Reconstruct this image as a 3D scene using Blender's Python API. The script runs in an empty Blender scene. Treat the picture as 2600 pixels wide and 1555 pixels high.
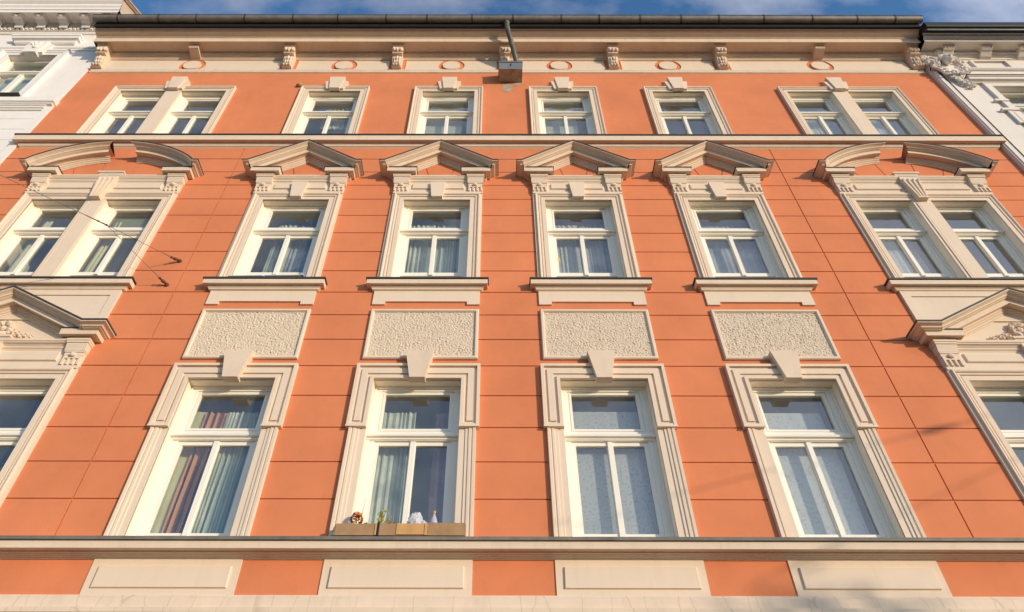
import bpy, bmesh, math, random
from mathutils import Vector, Matrix, noise
rad = math.radians
random.seed(7)
SC = bpy.context.scene
COL = SC.collection

# ------------------------------------------------------------------ camera
cam_d = bpy.data.cameras.new("camera")
cam = bpy.data.objects.new("camera", cam_d); COL.objects.link(cam)
cam_d.sensor_width = 36.0; cam_d.lens = 23.996; cam_d.clip_end = 2000; cam_d.clip_start = .05
cam_d.shift_x = 0.01592; cam_d.shift_y = 0.0
TH, PS, RO = 0.7923433, -0.0021115, 0.0032323
fw = Vector((math.sin(PS)*math.cos(TH), math.cos(PS)*math.cos(TH), math.sin(TH)))
rt = Vector((math.cos(PS), -math.sin(PS), 0)); up = rt.cross(fw)
r2 = math.cos(RO)*rt + math.sin(RO)*up; u2 = -math.sin(RO)*rt + math.cos(RO)*up
M = Matrix((r2, u2, -fw)).transposed().to_4x4(); M.translation = Vector((0, -7.0, 1.6))
cam.matrix_world = M
SC.camera = cam

# ------------------------------------------------------------------ sky + sun
SUN_EL, SUN_AZ = rad(8.8), rad(48.4)          # azimuth: to the right of the facade's normal
w = bpy.data.worlds.new("World"); SC.world = w; w.use_nodes = True
nt = w.node_tree; nt.nodes.clear()
def N(t, kind, **kw):
    n = t.nodes.new(kind)
    for k, v in kw.items(): setattr(n, k, v)
    return n
out = N(nt, 'ShaderNodeOutputWorld'); bg = N(nt, 'ShaderNodeBackground')
sky = N(nt, 'ShaderNodeTexSky', sky_type='NISHITA', sun_disc=False)
sky.sun_elevation = SUN_EL
sun_vec = Vector((math.sin(SUN_AZ)*math.cos(SUN_EL), -math.cos(SUN_AZ)*math.cos(SUN_EL), math.sin(SUN_EL)))
sky.sun_rotation = math.atan2(sun_vec.x, sun_vec.y)
sky.altitude = 200; sky.air_density = 1.0; sky.dust_density = 1.2; sky.ozone_density = 1.6
tc = N(nt, 'ShaderNodeTexCoord'); mp = N(nt, 'ShaderNodeMapping')
mp.inputs['Scale'].default_value = (2.6, 5.0, 2.2); mp.inputs['Location'].default_value = (.35, .2, 0)
cn = N(nt, 'ShaderNodeTexNoise'); cn.inputs['Scale'].default_value = 1.7; cn.inputs['Detail'].default_value = 7; cn.inputs['Roughness'].default_value = .55
cr = N(nt, 'ShaderNodeMapRange'); cr.inputs['From Min'].default_value = .44; cr.inputs['From Max'].default_value = .68; cr.inputs['To Max'].default_value = .85
mx = N(nt, 'ShaderNodeMix', data_type='RGBA')
# thin cloud is brighter towards the sun; clear sky slightly deeper blue
dt = N(nt, 'ShaderNodeVectorMath', operation='DOT_PRODUCT'); dt.inputs[1].default_value = sun_vec
nt.links.new(tc.outputs['Generated'], dt.inputs[0])
gm = N(nt, 'ShaderNodeMapRange'); gm.inputs['From Min'].default_value = 0; gm.inputs['From Max'].default_value = 1; gm.inputs['To Min'].default_value = 1; gm.inputs['To Max'].default_value = 2.2
nt.links.new(dt.outputs['Value'], gm.inputs['Value'])
cc = N(nt, 'ShaderNodeVectorMath', operation='SCALE'); cc.inputs[0].default_value = (2.75, 2.85, 3.5)
nt.links.new(gm.outputs[0], cc.inputs['Scale']); nt.links.new(cc.outputs[0], mx.inputs['B'])
tint = N(nt, 'ShaderNodeVectorMath', operation='MULTIPLY'); tint.inputs[1].default_value = (.85, 1.35, 1.8)
nt.links.new(tc.outputs['Generated'], mp.inputs['Vector']); nt.links.new(mp.outputs[0], cn.inputs['Vector'])
hz = N(nt, 'ShaderNodeMapRange'); hz.inputs['From Min'].default_value = .35; hz.inputs['To Max'].default_value = .75
hd = N(nt, 'ShaderNodeVectorMath', operation='DOT_PRODUCT'); hd.inputs[1].default_value = sun_vec; nt.links.new(tc.outputs['Generated'], hd.inputs[0]); nt.links.new(hd.outputs['Value'], hz.inputs['Value'])
mxx = N(nt, 'ShaderNodeMath', operation='MAXIMUM')
nt.links.new(cn.outputs['Fac'], cr.inputs['Value']); nt.links.new(cr.outputs[0], mxx.inputs[0]); nt.links.new(hz.outputs[0], mxx.inputs[1]); nt.links.new(mxx.outputs[0], mx.inputs['Factor'])
nt.links.new(sky.outputs[0], tint.inputs[0]); nt.links.new(tint.outputs[0], mx.inputs['A']); nt.links.new(mx.outputs['Result'], bg.inputs[0])
bg.inputs[1].default_value = 0.15
nt.links.new(bg.outputs[0], out.inputs[0])
sl = bpy.data.lights.new("sun", 'SUN'); sl.energy = 3.0; sl.angle = rad(.5); sl.color = (1.0, .845, .655)
so = bpy.data.objects.new("sun", sl); COL.objects.link(so)
so.rotation_euler = (-sun_vec).to_track_quat('-Z', 'Y').to_euler(); so.location = sun_vec*40
SC.view_settings.view_transform = 'Standard'; SC.view_settings.look = 'None'
SC.view_settings.exposure = 0.18; SC.view_settings.gamma = 1.0
SC.render.engine = 'CYCLES'
SC.cycles.max_bounces = 8; SC.cycles.transparent_max_bounces = 12

# ------------------------------------------------------------------ materials
def mat(name, col, rough=.85, var=.05, vscale=1.3, bump=0., bscale=60., metallic=0., streak=0., streak_col=(.30, .22, .13), spec=.3, blotch=0.):
    m = bpy.data.materials.new(name); m.use_nodes = True
    t = m.node_tree; b = t.nodes['Principled BSDF']
    b.inputs['Roughness'].default_value = rough; b.inputs['Metallic'].default_value = metallic
    b.inputs['Specular IOR Level'].default_value = spec
    g = N(t, 'ShaderNodeNewGeometry')
    n1 = N(t, 'ShaderNodeTexNoise'); n1.inputs['Scale'].default_value = vscale; n1.inputs['Detail'].default_value = 6; n1.inputs['Roughness'].default_value = .6
    t.links.new(g.outputs['Position'], n1.inputs['Vector'])
    r = N(t, 'ShaderNodeMapRange'); r.inputs['From Min'].default_value = .3; r.inputs['From Max'].default_value = .7
    r.inputs['To Min'].default_value = 1-var; r.inputs['To Max'].default_value = 1+var
    t.links.new(n1.outputs['Fac'], r.inputs['Value'])
    v = N(t, 'ShaderNodeVectorMath', operation='SCALE'); v.inputs[0].default_value = col
    t.links.new(r.outputs[0], v.inputs['Scale']); last = v.outputs[0]
    if streak:
        mp = N(t, 'ShaderNodeMapping'); mp.inputs['Scale'].default_value = (7, 7, .7)
        n2 = N(t, 'ShaderNodeTexNoise'); n2.inputs['Scale'].default_value = 1.; n2.inputs['Detail'].default_value = 7; n2.inputs['Roughness'].default_value = .7
        t.links.new(g.outputs['Position'], mp.inputs['Vector']); t.links.new(mp.outputs[0], n2.inputs['Vector'])
        r2_ = N(t, 'ShaderNodeMapRange'); r2_.inputs['From Min'].default_value = .52; r2_.inputs['From Max'].default_value = .8; r2_.inputs['To Max'].default_value = streak
        t.links.new(n2.outputs['Fac'], r2_.inputs['Value'])
        mm = N(t, 'ShaderNodeMix', data_type='RGBA'); mm.inputs['B'].default_value = (*streak_col, 1)
        t.links.new(r2_.outputs[0], mm.inputs['Factor']); t.links.new(last, mm.inputs['A']); last = mm.outputs['Result']
    if blotch:
        n3 = N(t, 'ShaderNodeTexNoise'); n3.inputs['Scale'].default_value = 3.1; n3.inputs['Detail'].default_value = 9; n3.inputs['Roughness'].default_value = .75
        t.links.new(g.outputs['Position'], n3.inputs['Vector'])
        r3 = N(t, 'ShaderNodeMapRange'); r3.inputs['From Min'].default_value = .5; r3.inputs['From Max'].default_value = .85; r3.inputs['To Max'].default_value = blotch
        t.links.new(n3.outputs['Fac'], r3.inputs['Value'])
        mm = N(t, 'ShaderNodeMix', data_type='RGBA'); mm.inputs['B'].default_value = (col[0]*.62, col[1]*.6, col[2]*.62, 1)
        t.links.new(r3.outputs[0], mm.inputs['Factor']); t.links.new(last, mm.inputs['A']); last = mm.outputs['Result']
    t.links.new(last, b.inputs['Base Color'])
    if bump:
        nb = N(t, 'ShaderNodeTexNoise'); nb.inputs['Scale'].default_value = bscale; nb.inputs['Detail'].default_value = 4
        t.links.new(g.outputs['Position'], nb.inputs['Vector'])
        bp = N(t, 'ShaderNodeBump'); bp.inputs['Strength'].default_value = bump; bp.inputs['Distance'].default_value = .01
        t.links.new(nb.outputs['Fac'], bp.inputs['Height']); t.links.new(bp.outputs[0], b.inputs['Normal'])
    return m
MT = {}
MT['orange'] = mat('orange_render', (.705, .227, .098), .92, .10, .9, .12, 45, blotch=.22, streak=.14, streak_col=(.46, .15, .07))
MT['cream'] = mat('cream_plaster', (.785, .62, .465), .85, .03, 1.6, .08, 50, streak=.12, blotch=.06)
MT['cream2'] = mat('weathered_cream_plaster', (.77, .60, .445), .88, .05, 2.2, .1, 50, streak=.22, blotch=.15)
MT['rough'] = mat('rough_cast_plaster', (.71, .575, .435), .95, .06, 9., .5, 70, blotch=.2)
MT['white'] = mat('white_window_paint', (.89, .82, .70), .4, .02, 3., 0, spec=.4)
MT['reveal'] = mat('light_reveal_paint', (.90, .775, .61), .8, .03, 2, .05, 40, streak=.06)
MT['flash'] = mat('dark_sheet_metal', (.07, .062, .055), .6, .25, 3., .1, 20, metallic=.2)
MT['ledgemetal'] = mat('old_ledge_sheet', (.19, .165, .135), .7, .3, 3., .1, 20, metallic=.1, streak=.4, streak_col=(.30, .26, .2))
MT['black'] = mat('black_metal_and_eaves_shade', (.018, .018, .02), .6, .2, 3.)
MT['gutter'] = mat('weathered_zinc', (.22, .195, .16), .5, .22, 4., .05, 30, metallic=.25, streak=.5, streak_col=(.12, .08, .05))
MT['zinc'] = mat('grey_zinc', (.27, .29, .28), .4, .15, 5., 0, metallic=.5, streak=.3)
MT['pipe'] = mat('dark_weathered_zinc', (.15, .14, .115), .5, .4, 9, .1, 40, metallic=.2, streak=.5, streak_col=(.06, .05, .03))
MT['nbwhite'] = mat('white_old_plaster', (.86, .79, .72), .9, .03, 1.6, .2, 40, streak=.12, blotch=.12)
MT['nbgrey'] = mat('pale_grey_plaster', (.82, .73, .64), .9, .04, 1.4, .2, 40, streak=.15, blotch=.15)
MT['nbside'] = mat('beige_side_wall', (.55, .42, .30), .9, .12, 2, .3, 30)
MT['tile'] = mat('roof_tile', (.30, .17, .10), .8, .25, 6, .4, 30)
MT['room'] = mat('room_plaster', (.62, .60, .56), .9, .05)
MT['asphalt'] = mat('asphalt_road', (.09, .08, .07), .9, .15, 2, .4, 80)
MT['paving'] = mat('pavement_slabs', (.26, .22, .175), .9, .12, 1.5, .3, 40)
MT['wood'] = mat('untreated_wood', (.40, .235, .115), .75, .14, 7, .15, 30, streak=.3, streak_col=(.30, .16, .07))
MT['wood2'] = mat('orange_wood_batten', (.62, .34, .13), .75, .14, 7, .1, 30)
MT['mortar'] = mat('bare_mortar', (.42, .36, .26), .95, .2, 9, .6, 60)
MT['rust'] = mat('rusty_iron', (.16, .06, .03), .8, .3, 25, .3, 60)
MT['wire'] = mat('steel_wire', (.16, .15, .14), .5, .1, 3, metallic=.5)
MT['alu'] = mat('aluminium_tube', (.72, .73, .75), .3, .05, 3, metallic=.3)
MT['bark'] = mat('bark', (.10, .075, .055), .9, .2, 6, .5, 30)
def cracked(name, col):
    m = mat(name, col, .88, .05, 2.2, .1, 50, streak=.22, blotch=.2); t = m.node_tree; b = t.nodes['Principled BSDF']
    g = N(t, 'ShaderNodeNewGeometry'); mp = N(t, 'ShaderNodeMapping'); mp.inputs['Scale'].default_value = (3.2, .2, .55); n = N(t, 'ShaderNodeTexNoise'); n.inputs['Scale'].default_value = 3
    ad = N(t, 'ShaderNodeVectorMath', operation='MULTIPLY_ADD'); ad.inputs[1].default_value = (.10, .10, .10)
    t.links.new(g.outputs['Position'], n.inputs['Vector']); t.links.new(n.outputs['Color'], ad.inputs[0]); t.links.new(g.outputs['Position'], ad.inputs[2]); t.links.new(ad.outputs[0], mp.inputs['Vector'])
    v = N(t, 'ShaderNodeTexVoronoi', feature='DISTANCE_TO_EDGE'); v.inputs['Scale'].default_value = 1.; t.links.new(mp.outputs[0], v.inputs['Vector'])
    r = N(t, 'ShaderNodeMapRange'); r.inputs['From Min'].default_value = 0; r.inputs['From Max'].default_value = .017; r.inputs['To Min'].default_value = .34; r.inputs['To Max'].default_value = 0
    t.links.new(v.outputs['Distance'], r.inputs['Value']); mm = N(t, 'ShaderNodeMix', data_type='RGBA'); mm.inputs['B'].default_value = (.35, .24, .15, 1)
    src = b.inputs['Base Color'].links[0].from_socket; t.links.new(src, mm.inputs['A']); t.links.new(r.outputs[0], mm.inputs['Factor']); t.links.new(mm.outputs['Result'], b.inputs['Base Color']); return m
MT['cracked'] = cracked('cracked_cream_plaster', (.77, .60, .445))
def simple(name, col, rough=.6, spec=.3):
    m = bpy.data.materials.new(name); m.use_nodes = True
    t = m.node_tree; b = t.nodes['Principled BSDF']; b.inputs['Roughness'].default_value = rough; b.inputs['Specular IOR Level'].default_value = spec
    n1 = N(t, 'ShaderNodeTexNoise'); n1.inputs['Scale'].default_value = 14; g = N(t, 'ShaderNodeNewGeometry'); t.links.new(g.outputs['Position'], n1.inputs['Vector'])
    r = N(t, 'ShaderNodeMapRange'); r.inputs['To Min'].default_value = .8; r.inputs['To Max'].default_value = 1.2; t.links.new(n1.outputs['Fac'], r.inputs['Value'])
    v = N(t, 'ShaderNodeVectorMath', operation='SCALE'); v.inputs[0].default_value = col; t.links.new(r.outputs[0], v.inputs['Scale']); t.links.new(v.outputs[0], b.inputs['Base Color'])
    return m
def glass():
    m = bpy.data.materials.new('window_glass'); m.use_nodes = True; t = m.node_tree; t.nodes.clear()
    o = N(t, 'ShaderNodeOutputMaterial'); mix = N(t, 'ShaderNodeMixShader'); tr = N(t, 'ShaderNodeBsdfTransparent'); gl = N(t, 'ShaderNodeBsdfGlossy')
    tr.inputs[0].default_value = (.95, .965, .945, 1); gl.inputs['Roughness'].default_value = .01; gl.inputs['Color'].default_value = (1, 1, 1, 1)
    fr = N(t, 'ShaderNodeMath', operation='POWER'); fr.inputs[1].default_value = 4.0; lw = N(t, 'ShaderNodeLayerWeight'); lw.inputs['Blend'].default_value = .5; t.links.new(lw.outputs['Facing'], fr.inputs[0])
    mr = N(t, 'ShaderNodeMapRange'); mr.inputs['From Max'].default_value = 1; mr.inputs['To Min'].default_value = .08; mr.inputs['To Max'].default_value = 1
    g = N(t, 'ShaderNodeNewGeometry'); n = N(t, 'ShaderNodeTexNoise'); n.inputs['Scale'].default_value = 1.6; n.inputs['Detail'].default_value = 1
    b = N(t, 'ShaderNodeBump'); b.inputs['Strength'].default_value = .12; b.inputs['Distance'].default_value = .02
    t.links.new(g.outputs['Position'], n.inputs['Vector']); t.links.new(n.outputs['Fac'], b.inputs['Height']); t.links.new(b.outputs[0], gl.inputs['Normal'])
    t.links.new(fr.outputs[0], mr.inputs['Value']); t.links.new(mr.outputs[0], mix.inputs[0]); t.links.new(tr.outputs[0], mix.inputs[1]); t.links.new(gl.outputs[0], mix.inputs[2]); 
    du = N(t, 'ShaderNodeBsdfDiffuse'); du.inputs[0].default_value = (.75, .74, .72, 1); m2 = N(t, 'ShaderNodeMixShader')   # thin diffuse dust film, mixed in to paint a pale haze on the glass
    nd = N(t, 'ShaderNodeTexNoise'); nd.inputs['Scale'].default_value = 2.2; nd.inputs['Detail'].default_value = 5; t.links.new(g.outputs['Position'], nd.inputs['Vector'])
    rd = N(t, 'ShaderNodeMapRange'); rd.inputs['From Min'].default_value = .3; rd.inputs['From Max'].default_value = .7; rd.inputs['To Min'].default_value = .010; rd.inputs['To Max'].default_value = .045
    t.links.new(nd.outputs['Fac'], rd.inputs['Value']); t.links.new(rd.outputs[0], m2.inputs[0]); t.links.new(mix.outputs[0], m2.inputs[1]); t.links.new(du.outputs[0], m2.inputs[2]); t.links.new(m2.outputs[0], o.inputs[0])
    return m
MT['glass'] = glass()
def fabric(name, cols, stripe=0., sheer=.35, lace=0.):
    m = bpy.data.materials.new(name); m.use_nodes = True; t = m.node_tree; t.nodes.clear()
    o = N(t, 'ShaderNodeOutputMaterial'); g = N(t, 'ShaderNodeNewGeometry')
    df = N(t, 'ShaderNodeBsdfDiffuse'); tl = N(t, 'ShaderNodeBsdfTranslucent'); mx = N(t, 'ShaderNodeMixShader'); mx.inputs[0].default_value = sheer
    if stripe:
        wv = N(t, 'ShaderNodeTexWave', bands_direction='X'); wv.inputs['Scale'].default_value = stripe; wv.inputs['Distortion'].default_value = .6
        t.links.new(g.outputs['Position'], wv.inputs['Vector']); src = wv.outputs['Fac']
    else:
        n = N(t, 'ShaderNodeTexNoise'); n.inputs['Scale'].default_value = 30 if lace else 3; n.inputs['Detail'].default_value = 5
        t.links.new(g.outputs['Position'], n.inputs['Vector']); src = n.outputs['Fac']
    rp = N(t, 'ShaderNodeValToRGB'); rp.color_ramp.elements[0].color = (*cols[0], 1); rp.color_ramp.elements[1].color = (*cols[1], 1)
    rp.color_ramp.elements[0].position = .38 if lace else .42; rp.color_ramp.elements[1].position = .46 if lace else .58
    t.links.new(src, rp.inputs[0]); t.links.new(rp.outputs[0], df.inputs[0]); t.links.new(rp.outputs[0], tl.inputs[0])
    t.links.new(df.outputs[0], mx.inputs[1]); t.links.new(tl.outputs[0], mx.inputs[2]); t.links.new(mx.outputs[0], o.inputs[0])
    return m

# ------------------------------------------------------------------ mesh helpers; (x, o, z): o = distance in front of the facade plane
class MB:
    def __init__(s): s.v = []; s.f = []
    def add(s, pts, faces):
        b = len(s.v); s.v += [(p[0], -p[1], p[2]) for p in pts]; s.f += [tuple(b+i for i in f) for f in faces]
    def box(s, x0, x1, o0, o1, z0, z1):
        p = [(x, o, z) for z in (z0, z1) for o in (o0, o1) for x in (x0, x1)]
        s.add(p, [(0, 1, 3, 2), (4, 6, 7, 5), (0, 4, 5, 1), (2, 3, 7, 6), (0, 2, 6, 4), (1, 5, 7, 3)]); return s
    def prism(s, poly, o0, o1, shrink=None):      # polygon in (x,z) extruded along o
        n = len(poly); q = poly if shrink is None else shrink
        s.add([(x, o0, z) for x, z in poly]+[(x, o1, z) for x, z in q], [tuple(range(n)), tuple(range(n, 2*n))]+[(i, (i+1) % n, n+(i+1) % n, n+i) for i in range(n)]); return s
    def side(s, poly, x0, x1):                    # polygon in (o,z) extruded along x
        n = len(poly)
        s.add([(x0, o, z) for o, z in poly]+[(x1, o, z) for o, z in poly], [tuple(range(n)), tuple(range(n, 2*n))]+[(i, (i+1) % n, n+(i+1) % n, n+i) for i in range(n)]); return s
    def ledge(s, x0, x1, prof, e0=True, e1=True):  # moulding along x, mitred returns at its ends
        pts = []; n = len(prof)
        for o, z in prof:
            pts += [(x0-(o if e0 else 0), 0, z), (x0-(o if e0 else 0), o, z), (x1+(o if e1 else 0), o, z), (x1+(o if e1 else 0), 0, z)]
        fs = []
        for i in range(n-1):
            for k in range(3): fs.append((4*i+k, 4*i+k+1, 4*i+4+k+1, 4*i+4+k))
        s.add(pts, fs)
        fs2 = []
        if not e0: s.add([(x0, o, z) for o, z in prof]+[(x0, 0, prof[-1][1]), (x0, 0, prof[0][1])], [tuple(range(n+2))])
        if not e1: s.add([(x1, o, z) for o, z in prof]+[(x1, 0, prof[-1][1]), (x1, 0, prof[0][1])], [tuple(range(n+2))])
        return s
    def sweep(s, path, prof, closed=False, endk=0., caps=True):   # profile (n,o) swept along a path in the (x,z) plane; n = left normal
        m = len(path); n = len(prof); pts = []
        omax = max(o for _, o in prof)
        for i, (x, z) in enumerate(path):
            def nd(a, b):
                dx, dz = b[0]-a[0], b[1]-a[1]; l = math.hypot(dx, dz) or 1; return dx/l, dz/l
            if closed or 0 < i < m-1:
                d1 = nd(path[i-1], path[i]); d2 = nd(path[i], path[(i+1) % m])
            else:
                d1 = d2 = nd(path[0], path[1]) if i == 0 else nd(path[-2], path[-1])
            n1 = (-d1[1], d1[0]); n2 = (-d2[1], d2[0]); q = 1+n1[0]*n2[0]+n1[1]*n2[1]
            nx, nz = (n1[0]+n2[0])/q, (n1[1]+n2[1])/q
            for a, o in prof:
                ex = ez = 0
                if endk and not closed and i in (0, m-1):
                    k = endk[0 if i == 0 else 1]*(omax-o)*(1 if i == 0 else -1); ex, ez = d1[0]*k, d1[1]*k
                pts.append((x+nx*a+ex, o, z+nz*a+ez))
        fs = []
        for i in range(m if closed else m-1):
            j = (i+1) % m
            for k in range(n-1): fs.append((i*n+k, i*n+k+1, j*n+k+1, j*n+k))
        if not closed and caps: fs += [tuple(range(n)), tuple(range((m-1)*n, m*n))]
        s.add(pts, fs); return s
    def tube(s, path, r, seg=8, rs=None):          # path in (x,o,z)
        P = [Vector(p) for p in path]; pts = []
        for i, p in enumerate(P):
            d = (P[min(i+1, len(P)-1)]-P[max(i-1, 0)]).normalized()
            a = d.cross(Vector((0, 0, 1)))
            if a.length < .05: a = d.cross(Vector((1, 0, 0)))
            a.normalize(); b = d.cross(a); rr = rs[i] if rs else r
            for k in range(seg):
                t = 2*math.pi*k/seg; q = p+a*math.cos(t)*rr+b*math.sin(t)*rr; pts.append(tuple(q))
        fs = [tuple(range(seg)), tuple(range((len(P)-1)*seg, len(P)*seg))]
        for i in range(len(P)-1):
            for k in range(seg): fs.append((i*seg+k, i*seg+(k+1) % seg, (i+1)*seg+(k+1) % seg, (i+1)*seg+k))
        s.add(pts, fs); return s
    def ball(s, c, r, seg=8, rings=5, rn=0.):       # ellipsoid, r may be a triple (x,o,z)
        r = (r, r, r) if not isinstance(r, tuple) else r; pts = [(c[0], c[1], c[2]+r[2])]
        for i in range(1, rings):
            a = math.pi*i/rings
            for k in range(seg):
                t = 2*math.pi*k/seg; j = 1+random.uniform(-rn, rn)
                pts.append((c[0]+r[0]*math.sin(a)*math.cos(t)*j, c[1]+r[1]*math.sin(a)*math.sin(t)*j, c[2]+r[2]*math.cos(a)*j))
        pts.append((c[0], c[1], c[2]-r[2])); L = len(pts)-1; fs = []
        for k in range(seg):
            k2 = (k+1) % seg; fs.append((0, 1+k, 1+k2)); fs.append((L, L-seg+k2, L-seg+k))
            for i in range(rings-2): fs.append((1+i*seg+k, 1+(i+1)*seg+k, 1+(i+1)*seg+k2, 1+i*seg+k2))
        s.add(pts, fs); return s
    def ring(s, c, R, r, seg=16, t0=0, t1=2*math.pi, n=6, lump=0.):   # torus lying in the wall plane
        path = []
        for i in range(seg+1):
            t = t0+(t1-t0)*i/seg; path.append((c[0]+R*math.cos(t), c[1], c[2]+R*math.sin(t)))
        return s.tube(path, r, n, [r*(1+lump*math.sin(i*2.3)) for i in range(seg+1)])
    def mesh(s, name, m, smooth=False):
        me = bpy.data.meshes.new(name); me.from_pydata(s.v, [], s.f)
        bm = bmesh.new(); bm.from_mesh(me); bmesh.ops.recalc_face_normals(bm, faces=bm.faces); bm.to_mesh(me); bm.free()
        me.materials.append(m)
        if smooth: me.polygons.foreach_set('use_smooth', [True]*len(me.polygons))
        me.update(); return me
def part(name, me, parent=None, loc=(0, 0, 0), label=None):
    if isinstance(me, tuple): me = me[0].mesh(name, me[1], len(me) > 2 and me[2])
    o = bpy.data.objects.new(name, me); COL.objects.link(o); o.location = loc
    if parent: o.parent = parent
    if label: o['label'] = label
    return o
def empty(name, loc, label, cat, group=None):
    o = bpy.data.objects.new(name, None); COL.objects.link(o); o.location = loc; tag(o, label, cat, group); return o
def tag(o, label, cat, group=None):
    o['label'] = label; o['category'] = cat
    if group: o['group'] = group
    return o
def X(x, z=0): return (x, 0, z)

# height-field facade: cells between xs and zs with an offset or a hole
def facade(x0, x1, z0, z1, holes, vj, hj, m, gw=.0085, gd=.015, jtop=99):
    xs = {x0, x1}; zs = {z0, z1}
    for a, b, c, d in holes: xs |= {a, b}; zs |= {c, d}
    for x, _, _ in vj: xs |= {x-gw, x+gw}
    for z in hj: zs |= {z-gw, z+gw}
    for _, a, b in vj: zs |= {a, b}
    xs = sorted(xs); zs = sorted(zs)
    def off(x, z):
        for a, b, c, d in holes:
            if a < x < b and c < z < d: return None
        for v, a, b in vj:
            if abs(x-v) < gw and a < z < b: return -gd
        for h in hj:
            if abs(z-h) < gw: return -gd
        return 0.
    g = MB(); nx, nz = len(xs)-1, len(zs)-1
    A = [[off((xs[i]+xs[i+1])/2, (zs[j]+zs[j+1])/2) for j in range(nz)] for i in range(nx)]
    for i in range(nx):
        for j in range(nz):
            a = A[i][j]
            if a is None: continue
            g.add([(xs[i], a, zs[j]), (xs[i+1], a, zs[j]), (xs[i+1], a, zs[j+1]), (xs[i], a, zs[j+1])], [(0, 1, 2, 3)])
            if i+1 < nx and A[i+1][j] is not None and A[i+1][j] != a:
                b = A[i+1][j]; g.add([(xs[i+1], a, zs[j]), (xs[i+1], b, zs[j]), (xs[i+1], b, zs[j+1]), (xs[i+1], a, zs[j+1])], [(0, 1, 2, 3)])
            if j+1 < nz and A[i][j+1] is not None and A[i][j+1] != a:
                b = A[i][j+1]; g.add([(xs[i], a, zs[j+1]), (xs[i+1], a, zs[j+1]), (xs[i+1], b, zs[j+1]), (xs[i], b, zs[j+1])], [(0, 1, 2, 3)])
    me = g.mesh('wall', m)
    bm = bmesh.new(); bm.from_mesh(me); bmesh.ops.remove_doubles(bm, verts=bm.verts, dist=1e-5)
    bmesh.ops.recalc_face_normals(bm, faces=bm.faces)
    bm.to_mesh(me); bm.free(); return me

# ------------------------------------------------------------------ the ground
g = part('road', (MB().box(-300, 300, 3.5, 300, -.3, 0), MT['asphalt'])); g['kind'] = 'structure'
g = part('pavement', (MB().box(-300, 300, -300, 3.5, -.3, .13), MT['paving'])); g['kind'] = 'structure'

# ================================================================== ORANGE APARTMENT BUILDING
CX = [-3.47, -1.035, 1.405, 3.865]
DL, DR = -6.91, 7.31
HO, DO = .575, (.165, 1.13)       # half opening of singles; inner / outer of doubles
ROWS = {1: dict(zb=5.06, zt=7.30, ug=(6.645, 7.185), lg=(5.24, 6.399), gh=.423, d=-.045),
        2: dict(zb=9.25, zt=11.275, ug=(10.71, 11.185), lg=(9.59, 10.445), gh=.42, d=-.028),
        3: dict(zb=13.36, zt=15.195, ug=(14.62, 15.055), lg=(13.50, 14.355), gh=.42, d=-.012)}
XL, XR = -9.18, 9.615
holes = []
for r, R in ROWS.items():
    ho = HO if r < 3 else .555
    for c in CX: holes.append((c-ho, c+ho, R['zb'], R['zt']))
    for c in (DL, DR):
        holes.append((c-DO[1], c-DO[0], R['zb'], R['zt'])); holes.append((c+DO[0], c+DO[1], R['zb'], R['zt']))
HJ = [5.573, 6.063, 6.556, 7.052, 7.553, 8.034, 8.514, 8.987, 9.467, 9.925, 10.402, 10.871, 11.335, 11.755, 12.172, 12.602]
B = empty('apartment_building', (0, 0, 0), 'orange apartment building with cream window surrounds, pediments and a dark gutter', 'building')
part('wall', facade(XL, XR, 4.30, 17.30, holes, [(-4.815, 4.9, 13.03), (5.185, 4.9, 13.03)], HJ, MT['orange']), B)
# body behind the facade: sides, back, roof, ground storey
b = MB(); b.box(XL, XL+.25, -12, -.02, 0, 17.4); b.box(XR-.25, XR, -12, -.02, 0, 17.4); b.box(XL+.25, XR-.25, -12, -11.7, 0, 17.4)
part('side_wall', (b, MT['nbside']), B)
part('ground_storey_wall', (MB().box(XL, XR, -.3, .02, .13, 4.30), MT['cream2']), B)
b = MB(); b.side([(.56, 17.34), (-6, 21.6), (-12.2, 17.34), (-12.2, 17.2), (-6, 21.4), (.5, 17.28)], XL-.02, XR+.02)
part('roof', (b, MT['tile']), B)
# floors inside keep storeys apart
for z in (4.5, 8.3, 12.3, 16.3): part('ceiling_slab', (MB().box(XL+.26, XR-.26, -11.6, -.5, z, z+.2), MT['room']), B)

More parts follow.
